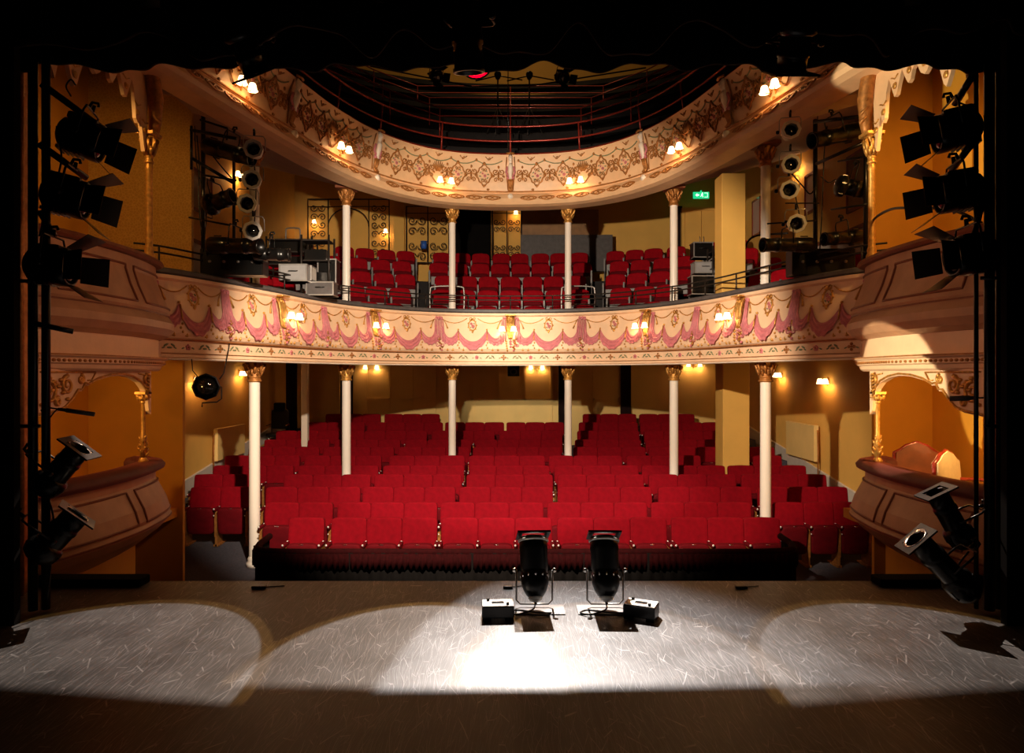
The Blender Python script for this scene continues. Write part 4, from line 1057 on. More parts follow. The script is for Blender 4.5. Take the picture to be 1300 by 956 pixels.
def birdie(p, aim, label, r=.115, group=None):
    t = thing('par_lantern', label, 'stage light', p, aimq(aim), group); X = Matrix.Rotation(-PI/2, 4, 'X')
    mb = MB(); mb.lathe([(0, -.22), (.05, -.21), (.075, -.16), (.09, -.06), (r*.92, .0), (r*.92, .08), (r*.85, .08), (r*.6, -.02), (0, -.05)], 22, X, cap=False); mb.build('housing', 'steel', t)
    mb = MB(); mb.lathe([(r*.70, .082), (r, .082), (r*1.04, .095), (r, .108), (r*.72, .108), (r*.70, .082)], 8, X, cap=False); mb.sm = [False]*len(mb.sm); mb.build('gel_ring', 'whitemetal', t, label='bright eight-sided ring')  # pale matt ring colour stands in for bright chrome reflections
    mb = MB(); mb.lathe([(0, .03), (r*.4, .02), (r*.72, 0), (r*.72, -.01), (0, -.01)], 18, X); mb.build('lens', 'lens', t)
    yoke(t, r*1.1, r*1.5, r=.006, m='steel'); return t
def pipes(name, label, runs, cat='lighting bar', m='black', group=None):
    o0 = Vector(runs[0][0][0]); t = thing(name, label, cat, o0, group=group)
    for r in runs:
        pts, rad = r[0], r[1]; nm = r[2] if len(r) > 2 else 'pipe'
        mb = MB(); mb.tube([Vector(p)-o0 for p in pts], rad, 8); mb.build(nm, m, t)
    return t

# left proscenium boom
pole = lambda px, py0, py1, d: [W(px, py0, d), W(px, py1, d)]
x = W(42, 476, 5.02).x
def up(x, y, z0, z1): return [Vector((x, y, z0)), Vector((x, y, z1))]
arm = lambda a, b: [W(*a), W(*b)]
pipes('lighting_boom', 'black vertical lighting boom with angled arms at the left of the stage', [
    (up(x, 5.02, 0.02, 5.2), .033, 'upright'), (up(x+.075, 5.05, .02, 5.2), .03, 'upright'), (up(x-.16, 5.05, .02, 5.2), .022, 'upright'),
    (arm((52, 106, 4.98), (137, 168, 5.3)), .026, 'arm'), (arm((50, 183, 4.98), (110, 226, 5.3)), .026, 'arm'), (arm((50, 268, 4.98), (70, 300, 5.1)), .022, 'arm'),
    (arm((-10, 356, 4.9), (60, 357, 5.0)), .014, 'arm'), (arm((46, 411, 5.0), (93, 421, 5.1)), .02, 'arm'), (arm((18, 541, 4.98), (51, 541, 4.98)), .014, 'arm'),
    (spline([W(90, 122, 5.05), W(84, 110, 5.1), W(90, 101, 5.1), W(96, 108, 5.1)], 6), .006, 'cable'),
    (spline([W(72, 160, 5.05), W(78, 200, 5.1), W(70, 235, 5.1), W(60, 262, 5.05), W(50, 300, 5.0)], 6), .007, 'cable'),
    (spline([W(52, 520, 5.02), W(60, 532, 5.05), W(70, 522, 5.05), W(75, 518, 5.05)], 6), .005, 'cable'),
    (spline([W(62, 634, 4.98), W(68, 660, 5.0), W(66, 700, 5.0), W(60, 760, 4.96)], 6), .007, 'cable')], 'lighting boom')
fresnel(W(106, 176, 5.22), (1, .30, -.30), 'black fresnel lantern with barn doors, highest on the left boom')
fresnel(W(86, 250, 5.15), (1, .28, -.22), 'black fresnel lantern with barn doors, middle of three on the left boom')
fresnel(W(66, 338, 5.05), (1, .15, -.05), 'black fresnel lantern with barn doors, lowest on the left boom')
profile(W(76, 598, 5.05), (.62, .10, .78), 'glossy black profile lantern tilted upward above another on the left boom', .42, .085, glow=True)
profile(W(70, 682, 5.0), (.55, .30, .70), 'glossy black profile lantern tilted upward, lowest on the left boom', .40, .095, glow=True)
# microphone on the left boom
def mic(p, q, label, r=.017):
    p = Vector(p); q = Vector(q); t = thing('microphone', label, 'microphone', p)
    mb = MB(); mb.tube([Vector((0, 0, 0)), (q-p)*.25], .006, 8); mb.build('bracket', 'black', t)
    mb = MB(); mb.tube([(q-p)*.25, (q-p)*.4, (q-p)*.42, (q-p)], [r*.7, r*.75, r, r], 12); mb.build('body', 'ledge', t)
mic(W(58, 517, 5.05), W(120, 526, 5.15), 'black shotgun microphone pointing into the left of the stage')
# right proscenium boom
x = W(1256, 476, 5.02).x
pipes('lighting_boom', 'black vertical lighting boom with angled arms at the right of the stage', [
    (up(x, 5.02, .02, 5.2), .036, 'upright'), (up(x+.09, 5.05, .02, 5.2), .022, 'upright'), (up(x-.07, 5.06, .02, 5.2), .016, 'upright'),
    (arm((1242, 84, 5.0), (1212, 133, 5.25)), .026, 'arm'), (arm((1242, 172, 5.0), (1208, 216, 5.3)), .026, 'arm'), (arm((1252, 242, 5.0), (1236, 300, 5.05)), .02, 'arm'),
    (arm((1245, 353, 5.0), (1288, 353, 4.95)), .014, 'arm'), (arm((1250, 541, 4.98), (1275, 541, 4.98)), .014, 'arm'),
    (spline([W(1214, 130, 5.2), W(1222, 132, 5.2), W(1236, 140, 5.1), W(1238, 165, 5.1)], 6), .007, 'cable'),
    (spline([W(1207, 215, 5.3), W(1220, 222, 5.2), W(1236, 230, 5.1), W(1242, 260, 5.0)], 6), .007, 'cable'),
    (spline([W(1230, 700, 5.0), W(1216, 720, 5.02), W(1218, 745, 5.0)], 6), .007, 'cable')], 'lighting boom')
fresnel(W(1212, 166, 5.2), (-1, .28, -.18), 'black fresnel lantern with barn doors, highest on the right boom')
fresnel(W(1216, 244, 5.15), (-1, .25, -.12), 'black fresnel lantern with barn doors, middle of three on the right boom')
fresnel(W(1232, 324, 5.08), (-1, .12, -.12), 'black fresnel lantern with barn doors, lowest on the right boom')
profile(W(1208, 660, 5.1), (-.42, .05, .80), 'black profile lantern tilted upward in front of the right stalls box', .46, .078)
profile(W(1200, 722, 4.9), (-.66, .10, .70), 'black profile lantern with bright front rim, lowest on the right boom', .56, .085, glow=True)
mic(W(1250, 505, 5.05), W(1206, 506, 5.2), 'small black microphone clamped to the right boom', .02)

# racks at the ends of the circle
def rack(s, label):
    g = lambda px, py, d=8.7: W(px, py, d)
    if s < 0:
        runs = [(pole(258, 138, 345, 8.95), .028, 'upright'), (pole(297, 190, 345, 9.0), .022, 'upright'), (pole(243, 160, 215, 8.8), .018, 'upright'),
            ([g(242, 165, 8.8), g(300, 176)], .022), ([g(242, 200, 8.8), g(296, 232, 9.0)], .022), ([g(256, 222), g(300, 229)], .014), ([g(254, 152), g(289, 163)], .014),
            ([g(289, 163), g(288, 178)], .010), ([g(240, 276, 8.85), g(292, 286)], .012),
            (spline([g(262, 185), g(272, 200), g(284, 215), g(294, 226)], 5), .008, 'cable'), (spline([g(250, 172), g(253, 210), g(252, 250), g(256, 300)], 5), .008, 'cable'),
            (spline([g(247, 160), g(250, 210), g(262, 262), g(258, 320)], 5), .006, 'cable'), (spline([g(322, 200, 8.6), g(325, 240, 8.6), g(322, 300, 8.6)], 5), .008, 'cable')]
    else:
        runs = [(pole(1035, 152, 345, 8.95), .03, 'upright'), (pole(1099, 112, 345, 8.2), .026, 'upright'), ([g(1033, 155), g(1099, 147, 8.2)], .024), ([g(1036, 208), g(1099, 180, 8.2)], .022),
            ([g(1064, 205, 8.5), g(1103, 198, 8.1)], .012), ([g(1055, 266, 8.5), g(1103, 259, 8.1)], .012), ([g(974, 284), g(1036, 280)], .010), ([g(997, 258), g(1040, 258)], .008),
            ([g(1011, 140, 8.6), g(1036, 140, 8.8)], .001), (pole(1038, 90, 152, 8.9), .006, 'cable'), (spline([g(1050, 160), g(1046, 200), g(1044, 260), g(1040, 330)], 5), .008, 'cable'),
            (spline([g(1000, 215, 8.6), g(1018, 235), g(1028, 246), g(1036, 238)], 5), .008, 'cable'), (spline([g(1010, 250, 8.6), g(1014, 275, 8.6), g(1000, 285, 8.6)], 5), .008, 'cable'), (spline([g(1042, 224), g(1052, 232), g(1062, 228), g(1066, 240)], 5), .007, 'cable')]
        runs = [r for r in runs if r[1] > .002]
    return pipes('lantern_rack', label, runs, 'lighting rack')
rack(-1, 'black pipe rack of lanterns at the left end of the circle front')
rack(1, 'black pipe rack of lanterns at the right end of the circle front')
profile(W(290, 193, 8.6), (1, -.25, -.34), 'long black profile lantern slung across the top of the left lantern rack', .72, .095, plate=False, bulb=False)
profile(W(278, 256, 8.7), (1, -.2, .3), 'short dark profile lantern midway down the left lantern rack', .42, .10, plate=False)
profile(W(298, 312, 8.5), (1, -.15, -.05), 'long black profile lantern lying level at the foot of the left rack', .70, .095, plate=False, bulb=False)
profile(W(345, 323, 8.7), (1, .1, -.02), 'black profile lantern level beyond the left rack foot', .45, .08, plate=False, bulb=False)
for px, py, nm in ((323, 191, 'topmost'), (321, 229, 'second down'), (315, 259, 'third down'), (322, 293, 'lowest')):
    birdie(W(px, py, 8.35), (.22, -1, -.10-.001*(py-190)), 'chrome-ringed par lantern in the left vertical string, '+nm, group='par lanterns hung in strings')
profile(W(1062, 172, 8.5), (-1, -.25, -.28), 'long black profile lantern slung across the top of the right lantern rack', .74, .095, plate=False, bulb=False)
profile(W(1079, 238, 8.4), (1, -.2, -.26), 'short dark profile lantern midway down the right lantern rack', .36, .10, plate=False)
profile(W(1000, 311, 8.5), (-1, -.15, -.03), 'long black profile lantern lying level at the foot of the right rack', .68, .085, plate=False, bulb=False)
profile(W(1070, 302, 8.5), (-1, -.15, -.10), 'black profile lantern beside the hand rail at the foot of the right rack', .52, .08, plate=False, bulb=False)
for px, py, nm in ((1003, 167, 'topmost'), (1003, 210, 'second down'), (1001, 242, 'third down'), (1010, 284, 'lowest')):
    birdie(W(px, py, 8.5), (-.25, -1, -.10-.001*(py-190)), 'chrome-ringed par lantern in the right vertical string, '+nm, group='par lanterns hung in strings')
for s, nm in ((-1, 'left'), (1, 'right')):
    a, b = (244, 338) if s < 0 else (1000, 1098)
    p = W((a+b)/2, 345 if s < 0 else 350, 8.75); q = (W(b, 340, 8.75)-W(a, 340, 8.75))
    t = thing('dimmer_rack', 'low black dimmer rack standing on the %s end of the circle front' % nm, 'dimmer rack', (p.x, 8.9, 3.04), Matrix.Rotation(-s*.05, 3, 'Z').to_quaternion())
    mb = MB(); mb.bx(-.40, .40, -.1, .16, 0, .34, .015); mb.build('case', 'black', t)
    for k in range(4): mb = MB(); mb.lathe([(.02, 0), (.02, .015), (0, .02)], 10, Matrix.Translation((-.27+.18*k, -.1, .17)) @ Matrix.Rotation(PI/2, 4, 'X')); mb.build('knob', 'steel', t)
    mb = MB(); mb.tube([(-.3, -.11, .27), (-.3, -.14, .29), (.3, -.14, .29), (.3, -.11, .27)], .008, 6); mb.build('handle', 'iron', t)

# octagonal lantern hanging under the circle at left
p = W(262, 491, 8.4); t = thing('hanging_flood', 'black eight-sided flood lantern hanging under the left end of the circle', 'stage light', p, aimq((.35, -1, 0)))
mb = MB(); mb.lathe([(.09, -.20), (.125, -.12), (.15, 0), (.165, .06), (.15, .065), (.13, .0), (.0, -.02)], 8, Matrix.Rotation(-PI/2, 4, 'X')); mb.sm = [False]*len(mb.sm); mb.build('housing', 'black', t)
mb = MB(); mb.lathe([(.0, .04), (.08, .03), (.125, .0), (0, 0)], 18, Matrix.Rotation(-PI/2, 4, 'X')); mb.build('lens', 'lens', t)
mb = MB(); mb.tube([(-.17, -.02, 0), (-.17, -.02, -.15), (-.12, -.02, -.19), (.05, -.02, -.2), (.05, -.02, -.25)], .008, 7); mb.build('yoke', 'black', t)
mb = MB(); mb.tube([(.1, -.06, .12), (.16, -.06, .20), (.17, -.06, .34)], .006, 7); mb.build('cable', 'black', t)

# two big lanterns on floor plates at the front of the stage, seen from behind
def floor_lantern(px, lean, label, plate_px):
    d = 5.05; z = .0; x0 = (px-CX)*d/F
    t = thing('floor_lantern', label, 'stage light', (x0, d, 0))
    a, b = [(q-CX)*d/F-x0 for q in plate_px]
    mb = MB(); mb.bx(a, b, -.075, .13, 0.001, .008, .002); mb.build('floor_plate', 'dimsteel', t)
    A = Vector((lean, .50, 1)).normalized(); Q = A.to_track_quat('Z', 'Y').to_matrix().to_4x4(); T = Matrix.Translation((lean*-.16, -.02, .088)) @ Q
    mb = MB(); mb.lathe([(0.035, .015), (.06, .03), (.085, .07), (.102, .12), (.105, .17), (.10, .20), (.10, .22), (.104, .225), (.104, .36), (.108, .365), (.108, .46), (.10, .465), (.095, .40)], 28, T, cap=False); mb.build('barrel', 'black', t, label='glossy black barrel')
    mb = MB(); mb.lathe([(0, -.012), (.025, -.01), (.045, .0), (.055, .02), (.05, .03)], 20, T, cap=False); mb.build('rear_cap', 'whitemetal', t, label='pale rounded rear cap')
    mb = MB(); mb.lathe([(0, -.03), (.008, -.03), (.012, -.012)], 10, T); mb.build('rear_knob', 'black', t)
    for k in range(12):
        a_ = 2*PI*k/12; mb = MB(); c = T @ Vector((.1035*math.cos(a_), .1035*math.sin(a_), .175)); mb.ell(c, (.006, .006, .016), 8, 6); mb.build('vent', 'chrome', t)
    mb = MB(); mb.T = T; g = .125
    for q in ((-g, g, -g, -.085), (-g, g, .085, g), (-g, -.085, -.085, .085), (.085, g, -.085, .085)): mb.bx(q[0], q[1], q[2], q[3], .475, .49)
    mb.build('gel_frame', 'black', t)
    mb = MB(); mb.lathe([(.104, .425), (.117, .43), (.119, .442), (.104, .45)], 28, T, cap=False); mb.build('rim_or_lit_hood', 'whitemetal', t)  # pale ring added to imitate light inside the lantern hood
    mb = MB(); mb.T = T; mb.lathe([(0, .43), (.095, .42), (.095, .41), (0, .41)], 20, None); mb.build('lens', 'whitemetal', t)
    c = T @ Vector((0, 0, .22)); w = .135
    mb = MB(); mb.tube([(c.x-w, c.y, c.z), (c.x-w, c.y-.0, .06), (c.x-w+.03, c.y-.0, .03), (c.x+w-.03, c.y, .03), (c.x+w, c.y, .06), (c.x+w, c.y, c.z)], .007, 8); mb.build('yoke', 'steel', t)
    for s_ in (-1, 1): mb = MB(); mb.lathe([(0, .03), (.014, .028), (.018, .01), (.008, 0)], 10, Matrix.Translation((c.x+s_*w, c.y, c.z)) @ Matrix.Rotation(s_*PI/2, 4, 'Y')); mb.build('knob', 'chrome', t)
    mb = MB(); mb.tube(spline([T @ Vector((0, -.02, -.02)), (-.02, -.10, .05), (-.12, -.11, .02), (-.2, -.06, .012), (-.13, .0, .012), (.02, -.08, .02), (.12, -.06, .012)], 6), .006, 7); mb.build('cable', 'black', t)
floor_lantern(679, -.03, 'glossy black lantern on a floor plate, left of two at the stage front', (654, 717))
floor_lantern(770, .02, 'glossy black lantern on a floor plate, right of two at the stage front', (733, 800))
def switch_box(px, d, rz, label):
    t = thing('ballast_box', label, 'electrical box', ((px-CX)*d/F, d, 0), Matrix.Rotation(rz, 3, 'Z').to_quaternion())
    mb = MB(); mb.bx(-.115, .115, -.08, .08, .02, .10, .008)
    for sx in (-1, 1): mb.bx(sx*.08-.03, sx*.08+.03, -.075, .075, 0, .02)
    mb.build('case', 'black', t)
    mb = MB()
    for q in ((-.11, -.045, -.07, .07), (.045, .11, -.07, .07), (-.045, .045, -.07, -.03), (-.045, .045, .03, .07)): mb.bx(q[0], q[1], q[2], q[3], .101, .107)
    mb.build('top_plate', 'whitemetal', t, label='pale metal top plate')
    for sx, sy in ((-1, 1), (1, -1)): mb = MB(); mb.lathe([(.012, .107), (.012, .122), (0, .124)], 12, Matrix.Translation((sx*.07, sy*.045, 0))); mb.build('knob', 'black', t)
    return t
switch_box(632, 4.93, .05, 'small black metal box with pale top, left of the stage front lanterns')
switch_box(814, 4.93, -.42, 'small black metal box with pale top, right of the stage front lanterns')
for px, w, nm in ((329, .12, 'left'), (645, .08, 'middle'), (941, .1, 'right')):
    t = thing('float_microphone', 'tiny black floor microphone on the stage edge, %s one' % nm, 'microphone', ((px-CX)*5.6/F, 5.6, 0), group='stage edge microphones')
    mb = MB(); mb.cush((0, 0, .012), (w, .05, .024)); mb.build('body', 'black', t); mb = MB(); mb.tube([(w*.4, 0, .01), (w*.8, .03, .006), (w*1.6, .05, .006)], .004, 6); mb.build('cable', 'black', t)
# ------------------------------------------------------------------ pelmet and borders above the stage
def drape(name, y, zb, x0, x1, z1, m, label, amp, wob, fr, seed, thick=.03):
    rr = random.Random(seed); n = 420; mb = MB(); ph = [rr.uniform(0, 6) for _ in range(6)]
    nodes = [rr.uniform(-1, 1) for _ in range(40)]; vs = []
    for i in range(n+1):
        t = i/n; x = x0+(x1-x0)*t; k = t*38; a = nodes[int(k)]; b = nodes[int(k)+1]; e = (1-math.cos((k % 1)*PI))/2
        dz = wob*(a+(b-a)*e)
        f = math.sin(t*fr+ph[0])+.5*math.sin(t*fr*2.3+ph[1])+.3*math.sin(t*fr*.6+ph[2])
        for z, s_ in ((zb+dz, 1.2), (zb+dz+.25, 1), (z1, .6)):
            vs.append((x, y+amp*f*s_, z))
        for z, s_ in ((z1, .6), (zb+dz, 1.2)): vs.append((x, y+amp*f*s_+thick, z))
    fs = [(i*5+k, i*5+(k+1) % 5, i*5+5+(k+1) % 5, i*5+5+k) for i in range(n) for k in range(5)]
    mb.add(vs, fs, True); o = mb.build(name, m); tag(o, label, 'drape'); return o
drape('pelmet', 5.15, 4.075, -5.2, 5.2, 7.2, 'blackcloth', 'black ragged-edged pelmet hanging across the top of the stage opening', .05, .014, 90, 3)
drape('border_curtain', 4.55, 3.98, -4.4, 4.4, 6.0, 'blackcloth', 'dark red-black border drape just in front of the pelmet', .06, .10, 60, 5)
mb = MB(); n = 14; x0, x1 = -2.95, 3.2
for i in range(n):      # scalloped grey border: swelling panels between gathered seams
    a = x0+(x1-x0)*i/n; b = x0+(x1-x0)*(i+1)/n
    def fn(u, v):
        s_ = 4*u*(1-u); zl = 3.97-.10*s_-.05*math.sin(i*1.7)
        return Vector((a+(b-a)*u, 4.0-.10*s_**.5*(1-.6*v)+.02*math.sin(i*2.1+v*3), zl+(5.2-zl)*v))
    mb.grid(fn, 14, 10)
    mb.grid(lambda u, v: fn(u, v)+Vector((0, .02, 0)), 14, 10)
tag(mb.build('border_curtain', 'greycloth'), 'grey scalloped border drape high above the stage, nearest the camera', 'drape')
profile(W(592, 22, 4.1), (.04, .25, -1), 'long black profile lantern hanging nose down among the top drapes', .62, .09, plate=False, bulb=False)
profile(W(310, 60, 4.6), (.3, .5, -.8), 'black lantern with a pale rim peeping below the pelmet at left', .34, .085, glow=True)
profile(W(1010, 55, 4.6), (0, .5, -.9), 'black lantern with a pale rim peeping below the pelmet at right', .36, .10, glow=True)
t = thing('red_lantern', 'red-gelled lantern glowing just under the pelmet at top centre', 'stage light', W(604, 76, 6.2), aimq((0, -1, -.55)))
X = Matrix.Rotation(-PI/2, 4, 'X')
mb = MB(); mb.lathe([(0, -.25), (.08, -.23), (.135, -.05), (.16, 0), (.165, .03), (.15, .03)], 24, X, cap=False); mb.build('housing', 'black', t)
mb = MB(); mb.lathe([(0, .03), (.10, .022), (.15, .005), (0, 0)], 24, X); mb.build('lens', 'red_lamp', t)
yoke(t, .18, .25)

# thin cables hanging in the gallery opening and by the racks
def cable(name, pts, r, label, m='black'):
    o = Vector(pts[0]); mb = MB(); mb.tube([Vector(p)-o for p in pts], r, 6); c = mb.build(name, m, loc=o); tag(c, label, 'cable'); return c
cable('hanging_cable', [W(645, 60, 12.6), W(645, 193, 12.6)], .010, 'thin black cable hanging in front of the gallery centre')
cable('hanging_cable', [circle.S(circle.upx(287), 2.98, .02), circle.S(circle.upx(287), 2.5, .03), circle.S(circle.upx(288), 2.1, .03), W(284, 474, 8.8), W(279, 481, 8.5)], .008, 'black cable running down the left part of the circle front')
# stands in the gallery
for px, nm in ((632, 'left'), (672, 'right')):
    d = 15.3; g = Vector(((px-CX)*d/F, d, 7.0)); t = thing('lighting_stand', 'spindly black tripod stand with lantern high in the gallery, %s of two' % nm, 'stand', g)
    top = W(px, 96, d)-g
    mb = MB(); mb.tube([(0, 0, 0), (0, 0, top.z)], .018, 8); mb.build('pole', 'black', t)
    for a in (.4, 2.5, 4.6): mb = MB(); mb.tube([(0, 0, .75), (math.cos(a)*.42, math.sin(a)*.3, .02)], .011, 6); mb.build('leg', 'iron', t)
    mb = MB(); mb.tube([(-.5, 0, top.z-.12), (0, 0, top.z), (.55, 0, top.z-.10)], .014, 6); mb.build('crossbar', 'black', t)
    mb = MB(); mb.lathe([(0, -.12), (.05, -.11), (.07, 0), (.08, .08), (.06, .08)], 14, Matrix.Translation((.0, -.03, top.z-.02)) @ Matrix.Rotation(PI/2, 4, 'X')); mb.build('lantern_head', 'black', t)
for px, py, nm in ((553, 96, 'left'), (713, 98, 'right')):
    fresnel(W(px, py, 13.2), (.5, -.8, -.4), 'small black lantern hung at the top of the gallery opening, %s of centre' % nm, .12)
cable('lighting_bar', [W(470, 84, 13.4), W(600, 110, 13.4), W(680, 108, 13.4), W(820, 86, 13.4)], .014, 'sagging dark cable strung across the top of the gallery opening')

# ------------------------------------------------------------------ back of the circle
def screen(name, label, px0, px1, py0, py1, d, arch=True, m='iron'):
    a = W(px0, py0, d); b = W(px1, py1, d); o = Vector(((a.x+b.x)/2, d, b.z)); w = (b.x-a.x)/2; h = a.z-b.z
    t = thing(name, label, 'iron screen', o)
    mb = MB(); mb.tube([(-w, 0, 0), (-w, 0, h), (w, 0, h), (w, 0, 0)], .022, 6); mb.tube([(-w, 0, .03), (w, 0, .03)], .02, 6); mb.tube([(-w, 0, h*.88), (w, 0, h*.88)], .012, 6)
    for x in ((-w*.5, w*.5) if arch else (0,)): mb.tube([(x, 0, 0), (x, 0, h)], .015, 6)
    mb.build('frame', m, t)
    mb = MB()
    if arch: mb.tube([(math.cos(q)*w*.5, -.01, h*.55+math.sin(q)*h*.3) for q in [PI*k/20 for k in range(21)]], .016, 6)
    cells = [(-w*.75, .2), (-w*.75, .5), (-w*.75, .78), (w*.75, .2), (w*.75, .5), (w*.75, .78)] if arch else [(-w*.5, .22), (w*.5, .22), (-w*.5, .66), (w*.5, .66)]
    r = w*.19 if arch else min(w*.42, h*.16)
    for cx_, f in cells:
        for sg in (-1, 1):
            for vg in (-1, 1): mb.tube([(p[0], -.01, p[1]) for p in spiral(cx_+sg*r*.55, h*f+vg*r*.6, r*.5, 0 if sg < 0 else PI, 1.4, sg*vg, 18)], .012, 5)
    mb.build('scrollwork', m, t); return t
screen('iron_screen', 'arched wrought iron screen at the back left of the circle', 391, 494, 253, 330, 18.5)
screen('iron_screen', 'plain scrolled iron screen behind the circle, left of the dark doorway', 516, 570, 262, 335, 18.5, False)
screen('iron_screen', 'plain scrolled iron screen behind the circle, right of the dark doorway', 625, 662, 262, 335, 18.5, False)
mb = MB(); a = W(574, 262, 18.7); b = W(623, 330, 18.7); mb.bx(a.x, b.x, 18.72, 18.95, b.z, a.z); struct('door_1', mb, 'blackcloth', 'dark open doorway at the back centre of the circle', 'doorway')
for px0, px1, py0, py1, d, m, nm, lab in ((661, 760, 266, 305, 18.5, 'timber', 'wood_panelling', 'dark wood panelled booth at the back of the circle'), (661, 778, 298, 330, 18.2, 'blackcloth', 'control_booth', 'black fronted control desk screen behind the circle seats')):
    a = W(px0, py0, d); b = W(px1, py1, d); mb = MB(); mb.bx(a.x, b.x, d, d+.2, b.z-.3, a.z, .01)
    for k in range(1, 5): x = a.x+(b.x-a.x)*k/5; mb.bx(x-.02, x+.02, d-.02, d, b.z-.2, a.z-.02)
    tag(mb.build(nm, 'ledge' if m == 'blackcloth' else m), lab, 'booth' if 'control' in nm else 'panelling')
mb = MB(); a = W(500, 257, 18.8); b = W(513, 330, 18.8); mb.bx(a.x, b.x, 18.8, 18.98, b.z, a.z+.3); struct('trim_30', mb, 'wall')
# double doors and curtain right back of circle, exit sign
a = W(869, 268, 17.9); b = W(912, 330, 17.9)
t = thing('double_door', 'pale ochre double doors at the back right of the circle below the exit sign', 'door', ((a.x+b.x)/2, 17.9, b.z-.2)); w = (b.x-a.x)/2; h = a.z-b.z+.2
mb = MB(); mb.bx(-w-.08, -w, -.04, .1, 0, h+.08); mb.bx(w, w+.08, -.04, .1, 0, h+.08); mb.bx(-w, w, -.04, .1, h, h+.08); mb.build('door_frame', 'wall', t)
for sx in (-1, 1):
    x0_, x1_ = sorted((sx*.008, sx*w)); mb = MB(); mb.bx(x0_, x1_, 0, .05, 0, h); l = mb.build('door_leaf', 'wall', t)
    mb = MB(); mb.tube([(sx*.05, -.02, h*.45), (sx*.05, -.04, h*.5), (sx*.05, -.02, h*.55)], .008, 6); mb.build('handle', 'steel', l)
p = W(890, 248, 18.3); t = thing('exit_sign', 'small green lit exit sign under the gallery at right', 'sign', p)
mb = MB(); mb.bx(-.21, .21, -.03, .03, -.085, .085, .005); mb.bx(-.02, .02, -.01, .01, .085, .13); mb.build('case', 'exit_green', t)
mb = MB()
def pl(poly): mb.prism(poly, lambda a, b, q: Vector((a, q, b)), -.036, -.031)
pl([(-.16, 0), (-.11, .045), (-.11, .018), (-.06, .018), (-.06, -.018), (-.11, -.018), (-.11, -.045)])
pl([(.08, -.06), (.17, -.06), (.17, .06), (.08, .06), (.08, .05), (.16, .05), (.16, -.05), (.08, -.05)])
pl([(-.01, .02), (.02, .035), (.05, .02), (.045, .008), (.02, .018), (.03, -.01), (.05, -.03), (.04, -.06), (.028, -.055), (.035, -.03), (.01, -.015), (-.02, -.05), (-.03, -.04), (.0, -.005), (.01, .01), (-.005, .008)])
mb.lathe([(0, .0), (.014, 0), (.014, .005), (0, .005)], 10, Matrix.Translation((.025, -.036, .052)) @ Matrix.Rotation(PI/2, 4, 'X'))
mb.build('running_figure_symbol', 'exit_white', t, label='white arrow, running figure and doorway')
def curtain(px0, px1, z0, z1, d, label, m='curtain'):
    a = (px0-CX)*d/F; b = (px1-CX)*d/F; n = 60; mb = MB(); vs = []
    for i in range(n+1):
        x = a+(b-a)*i/n; f = .03*math.sin(i*.9)
        vs += [(x, d+f, z0), (x, d+f, z1), (x, d+f+.03, z1), (x, d+f+.03, z0)]
    mb.add(vs, [(i*4+k, i*4+(k+1) % 4, i*4+4+(k+1) % 4, i*4+4+k) for i in range(n) for k in range(4)]+[(0, 1, 2, 3), (n*4+3, n*4+2, n*4+1, n*4)], True)
    tag(mb.build('door_curtain', m), label, 'curtain')
curtain(857, 866, 4.9, 6.2, 18.0, 'dark curtain beside the ochre double doors in the circle')
zf = stalls_z(18.5)
curtain(363, 377, zf, 3.0, 17.5, 'black curtain by the left back door of the stalls')
curtain(432, 448, zf, 3.0, 18.75, 'black curtain behind the second stalls column from the left')
curtain(709, 717, zf, 3.0, 18.75, 'black curtain right of centre on the stalls back wall')
curtain(788, 801, zf, 3.0, 18.75, 'black curtain between the doors on the right of the stalls back wall')
def wall_door(n, px0, px1, label):
    a = (px0-CX)*18.9/F; b = (px1-CX)*18.9/F; mb = MB(); mb.bx(a, b, 18.93, 18.98, zf, 2.45, .01); k = max(1, round((b-a)/.7))
    for i in range(k+1): x = a+(b-a)*i/k; mb.bx(x-.03, x+.03, 18.90, 18.93, zf, 2.45)
    mb.bx(a, b, 18.90, 18.93, 2.38, 2.45); mb.bx(a, b, 18.90, 18.93, 1.05, 1.11); struct('door_%d' % n, mb, 'backwall', label, 'door')
wall_door(2, 386, 430, 'ochre panelled double door at the back left of the stalls')
wall_door(3, 722, 786, 'ochre panelled double door at the back right of the stalls')
wall_door(4, 465, 552, 'flat ochre wall panel beneath the left back sconce')
wall_door(5, 566, 700, 'flat ochre wall panel beneath the centre back sconce')
t = thing('wall_speaker', 'small dark loudspeaker high on the centre stalls back wall', 'loudspeaker', W(652, 472, 18.2)); mb = MB(); mb.bx(-.16, .16, 0, .2, -.12, .16, .02); mb.build('case', 'black', t)
mb = MB(); mb.lathe([(0, 0), (.06, .0), (.08, .012), (.09, 0)], 16, Matrix.Rotation(PI/2, 4, 'X')); mb.build('cone', 'ledge', t)
mb = MB(); mb.tube([(0, .1, .1), (0, .5, .5)], .015, 6); mb.build('bracket', 'black', t)

